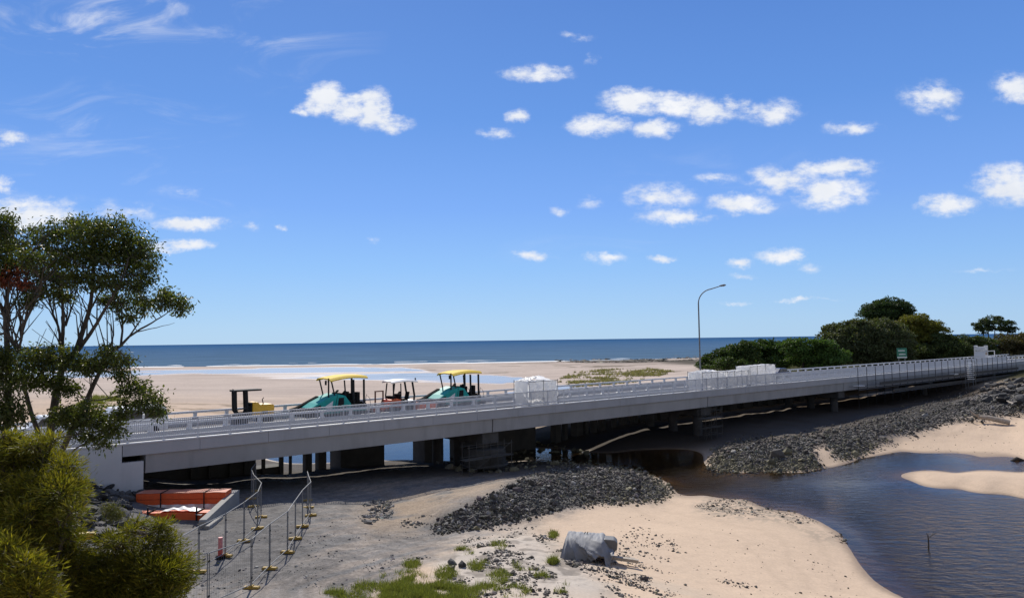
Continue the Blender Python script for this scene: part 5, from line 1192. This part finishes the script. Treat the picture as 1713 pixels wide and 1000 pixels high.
# bushes under it
def bush(D, base, clumps, label, base_col, tip, seed, dens=1.6):
    rb = np.random.default_rng(seed + 100); cl2 = []
    for c in clumps:                                       # break every mass into uneven sprays with gaps between them
        k = max(4, int(c[2] * c[3] / 210))
        for _ in range(k):
            a = rb.uniform(0, 6.28); q = rb.uniform(.15, 1.0) ** .6; f_ = rb.uniform(.28, .55)
            cl2.append((c[0] + math.cos(a) * c[2] * q * .85, c[1] + math.sin(a) * c[3] * q * .9, c[2] * f_, c[3] * f_ * .9, (c[4] if len(c) > 4 else 0) + rb.normal(0, .28)))
    return tree_from_pixels('wattle_bush', D, (*base, False), [([base, ((base[0] + c[0]) / 2, (base[1] + c[1]) / 2, .1), (c[0], c[1], c[4] if len(c) > 4 else 0)], .035, .012) for c in clumps], cl2, label, 'bush', .125, .0165, base_col, seed, LEAFB, dens=dens, droop=.1, tipcol=tip, twigs=True, spray=True, spread=.34)
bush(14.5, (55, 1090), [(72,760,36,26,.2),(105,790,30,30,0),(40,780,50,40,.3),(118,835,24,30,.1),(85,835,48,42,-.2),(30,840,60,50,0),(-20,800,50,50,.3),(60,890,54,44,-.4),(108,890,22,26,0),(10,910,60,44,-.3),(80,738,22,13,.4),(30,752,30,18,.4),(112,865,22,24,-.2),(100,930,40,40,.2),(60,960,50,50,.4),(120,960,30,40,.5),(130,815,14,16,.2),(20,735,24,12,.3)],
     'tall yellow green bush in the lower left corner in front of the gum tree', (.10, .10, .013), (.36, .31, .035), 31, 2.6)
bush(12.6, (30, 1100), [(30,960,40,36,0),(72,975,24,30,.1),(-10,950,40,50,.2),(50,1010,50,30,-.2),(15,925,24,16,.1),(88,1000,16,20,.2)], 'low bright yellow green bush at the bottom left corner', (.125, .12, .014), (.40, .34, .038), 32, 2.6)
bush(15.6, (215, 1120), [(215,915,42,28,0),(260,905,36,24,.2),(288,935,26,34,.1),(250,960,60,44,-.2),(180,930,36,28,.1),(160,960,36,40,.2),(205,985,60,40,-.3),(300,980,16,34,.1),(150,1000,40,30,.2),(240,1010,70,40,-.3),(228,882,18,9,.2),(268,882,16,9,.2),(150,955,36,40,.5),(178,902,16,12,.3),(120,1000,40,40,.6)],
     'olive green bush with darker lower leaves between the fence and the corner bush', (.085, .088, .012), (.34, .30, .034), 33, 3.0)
tree_from_pixels('wattle_bush', 33, (185, 870, True), [([(185,870),(187,858)], .03, .01)], [(185,855,16,14,0),(196,862,10,8,0)], 'small pale green shrub growing among the boulders beside the orange beams', 'bush', .1, .02, (.09, .09, .03), 35, LEAFB, dens=2.2, twigs=False)

# scrub and trees on the right headland: each with its own crown and trunk
def far_tree(name, D, px, py_base, clumps, label, cat, base, tip, seed, leaf=.5, dens=1.0, trunks=None, droop=.2, group=None):
    r = np.random.default_rng(seed); pm_ = D / F; b0 = PD(px, py_base, D); gz = ground(b0[0], b0[1])[0]; b0[2] = min(b0[2], gz)
    o = empty(name, b0, 0, label, cat, group); P_, H_ = [], []
    for cx, cy, rx, ry in clumps:
        dz = r.uniform(-.3, .3) * rx * pm_; c = PD(cx, cy, D + dz) - b0; rad = (rx * pm_, rx * pm_ * .9, ry * pm_)
        nl = max(8, int(rx * ry / 22))
        for q in range(nl):                                # foliage grows in separate domed pads over the crown
            a = r.uniform(0, 6.28); el_ = r.uniform(-.75, 1.0); rr_ = math.sqrt(max(0, 1 - el_ * el_)); kk = r.uniform(.62, 1.02)
            lc = c + np.array([math.cos(a) * rr_ * rad[0], math.sin(a) * rr_ * rad[1], el_ * rad[2]]) * kk
            lr = min(rad[0], rad[2]) * r.uniform(.36, .72); npt = int(60 * dens + lr * lr * 55 * dens)
            d = r.normal(size=(npt, 3)); d /= np.linalg.norm(d, axis=1)[:, None]; d[:, 2] = np.abs(d[:, 2]) * .9 - .25
            pts = lc + d * np.array([lr * 1.25, lr * 1.25, lr * .8]) * r.uniform(.75, 1.05, (npt, 1)); P_.append(pts); H_.append(d[:, 2] * 1.1)
        ns = max(8, int(rx * ry * .16 * dens)); pts, _ = clump_points(c, np.array(rad) * .8, ns, 16, r, shell=.5, spread=.16); P_.append(pts); H_.append((pts[:, 2] - c[2]) / rad[2] - .4)
    pts = np.concatenate(P_); hh = np.clip(np.concatenate(H_), -1, 1)
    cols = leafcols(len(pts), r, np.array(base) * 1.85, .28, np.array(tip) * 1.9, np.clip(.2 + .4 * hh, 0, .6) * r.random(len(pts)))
    leaf_mesh('crown', pts, leaf, leaf * .55, cols, LEAFF, o, r, droop)
    g = MB(); top = PD(px, np.mean([c[1] for c in clumps]), D) - b0
    for (a, b_) in (trunks or [((px, py_base), (px, float(np.mean([c[1] for c in clumps]))))]):
        q0 = PD(a[0], a[1], D) - b0; q1 = PD(b_[0], b_[1], D) - b0; q0[2] = min(q0[2], .0); g.tube([tuple(q0), tuple((q0 + q1) / 2 + r.normal(0, .2, 3)), tuple(q1)], [.28, .2, .1], 6)
    g.build('trunk', M['bark'], o, smooth=True); return o
dk = (.028, .04, .013); dt = (.075, .09, .03)
far_tree('round_bush', 150, 1215, 612, [(1200,602,24,10),(1228,594,28,15),(1183,606,14,7),(1250,590,22,16),(1215,608,46,13),(1180,611,12,7)], 'dark green scrub mound nearest the street lamp, above the sheeted enclosures', 'shrub', (.022,.036,.010), (.06,.085,.022), 51)
far_tree('round_bush', 158, 1290, 612, [(1262,590,20,16),(1290,583,26,16),(1312,588,22,18),(1285,606,44,14)], 'mid green scrub mound between the street lamp and the big rounded tree', 'shrub', (.024,.042,.011), (.06,.1,.024), 52)
far_tree('round_bush', 150, 1345, 615, [(1332,582,22,16),(1352,592,26,16),(1374,580,20,14),(1360,604,44,16),(1390,600,24,18)], 'fresh green scrub mound left of the big rounded dark tree', 'shrub', (.03,.055,.012), (.08,.13,.03), 53)
far_tree('rounded_tree', 165, 1445, 610, [(1410,570,28,26),(1440,562,40,24),(1478,566,36,26),(1425,588,42,24),(1470,590,40,26),(1395,592,16,20),(1500,590,20,24),(1445,552,30,12)], 'big rounded grey green tree mass left of the green road sign', 'tree', (.034,.042,.018), (.10,.105,.05), 54, dens=1.25)
far_tree('pine_tree', 195, 1488, 600, [(1485,522,36,22),(1465,524,18,16),(1508,526,20,15),(1488,510,24,11),(1475,540,22,10),(1505,543,14,10)], 'tall dark flat topped tree rising behind the rounded trees', 'tree', (.018,.032,.012), (.05,.07,.02), 55, trunks=[((1488,600),(1486,530)),((1488,575),(1470,535)),((1488,570),(1505,538))])
far_tree('yellow_green_tree', 180, 1545, 605, [(1535,545,28,18),(1555,558,24,20),(1520,560,16,22),(1540,572,36,16),(1525,590,20,16)], 'yellowish green rounded tree right of the tall dark tree', 'tree', (.055,.058,.010), (.17,.15,.025), 56)
far_tree('round_bush', 176, 1575, 612, [(1570,570,14,12),(1585,582,30,18),(1560,592,30,18),(1600,590,26,16)], 'dark olive bush right of the green road sign', 'shrub', (.026,.036,.012), (.06,.075,.02), 57)
far_tree('round_bush', 190, 1625, 608, [(1615,580,26,16),(1640,578,26,16),(1630,592,34,14)], 'mid green bush below the lone umbrella shaped tree', 'shrub', dk, dt, 58)
far_tree('round_bush', 205, 1690, 600, [(1680,575,30,14),(1705,572,26,14),(1735,572,40,16),(1690,586,40,12)], 'brown tinged scrub at the right frame edge behind the bridge end', 'shrub', (.04,.036,.018), (.085,.075,.03), 59)
far_tree('round_bush', 210, 1500, 612, [(1490,596,30,18),(1520,602,34,14),(1440,604,40,12),(1560,604,34,12)], 'dark bush directly behind the green road sign', 'shrub', (.018,.026,.01), (.04,.05,.016), 60)
far_tree('umbrella_tree', 240, 1662, 585, [(1645,545,17,11),(1662,540,22,10),(1682,543,14,12),(1640,552,10,8),(1688,552,8,8),(1665,549,22,5)], 'lone umbrella shaped dark tree on thin stems near the right edge', 'tree', (.022,.034,.014), (.06,.07,.025), 61, trunks=[((1650,590),(1643,549)),((1657,590),(1653,545)),((1664,590),(1664,545)),((1671,590),(1676,545)),((1678,590),(1686,549))])
# ground-hugging dune plants on the beach beyond the bridge
TUF = []
def tufts(name, polys, label, base, tip, seed, blade=.5, wide=.1, n=2500, dmax=400, kind='stuff', thr=.5, sc=.25):
    r = np.random.default_rng(seed); P_ = []
    for poly in polys:
        q = pick(poly, n if poly not in TUF else 130, r); W_ = PG(q[:, 0], q[:, 1]); P_.append(W_[(W_[:, 1] < dmax)])
    W_ = np.concatenate(P_); k = fbm(W_[:, 0] * sc, W_[:, 1] * sc, seed) + r.normal(0, .06, len(W_)) > thr; W_ = W_[k]
    per = 9; c = np.repeat(W_, per, 0) + r.normal(size=(len(W_) * per, 3)) * np.array([blade * .35, blade * .35, .0])
    d = r.normal(size=(len(c), 3)) * .55; d[:, 2] = np.abs(d[:, 2]) + .8; d /= np.linalg.norm(d, axis=1)[:, None]
    u = np.cross(d, r.normal(size=(len(c), 3))); u /= np.linalg.norm(u, axis=1)[:, None]
    L = (blade * r.lognormal(0, .35, len(c)))[:, None]; V = np.stack([c - u * wide / 2, c + u * wide / 2, c + d * L + u * wide * .1 + np.array([0, 0, -.1]) * L, c + d * L - u * wide * .1 + np.array([0, 0, -.1]) * L], 1)
    cols = leafcols(len(c), r, base, .25, tip, r.random(len(c)) * .7)
    return tag(np_mesh(name, V.reshape(-1, 3), np.arange(len(c) * 4).reshape(-1, 4), GRASS, cols=np.repeat(np.clip(cols, .01, .6), 4, 0)), label, 'plants', kind=kind)
tufts('dune_plants', [[(925,640),(960,622),(1010,618),(1080,616),(1130,622),(1060,640),(960,648)]], 'grey green low plants on the sand beyond the bridge middle', (.15, .14, .085), (.27, .25, .17), 71, .45, .2, 3500, thr=.53, sc=.16)
tufts('dune_grass', [[(100,690),(160,662),(230,668),(270,668),(270,690),(180,700)]], 'green grass along the top of the beach behind the gum tree', (.10, .12, .035), (.2, .2, .07), 72, .4, .09, 2600, thr=.42)
TU = []
for (a, b, c, d) in ((835,912,14,7),(880,945,26,9),(775,925,16,9),(835,965,20,12),(940,985,14,8),(925,895,8,5),(860,990,30,10),(800,945,18,10),(905,965,12,6),(745,960,20,10),(815,985,24,9),(690,945,14,6),(560,995,20,6),(925,940,8,4)):
    TU.append([(a - c, b), (a - c * .6, b - d * .8), (a + c * .5, b - d), (a + c, b), (a + c * .4, b + d), (a - c * .5, b + d)])
TUF = TU
tufts('foreground_grass', [[(560,1010),(600,975),(660,955),(720,955),(760,975),(800,985),(800,1015)], [(640,985),(700,960),(780,990),(760,1010),(640,1010)], [(640,990),(760,980),(790,1000),(640,1005)]] + TU, 'ragged green grass at the bottom edge and in tufts over the sandy hump', (.085, .11, .03), (.25, .25, .09), 73, .19, .02, 1500, thr=.50, sc=1.1)
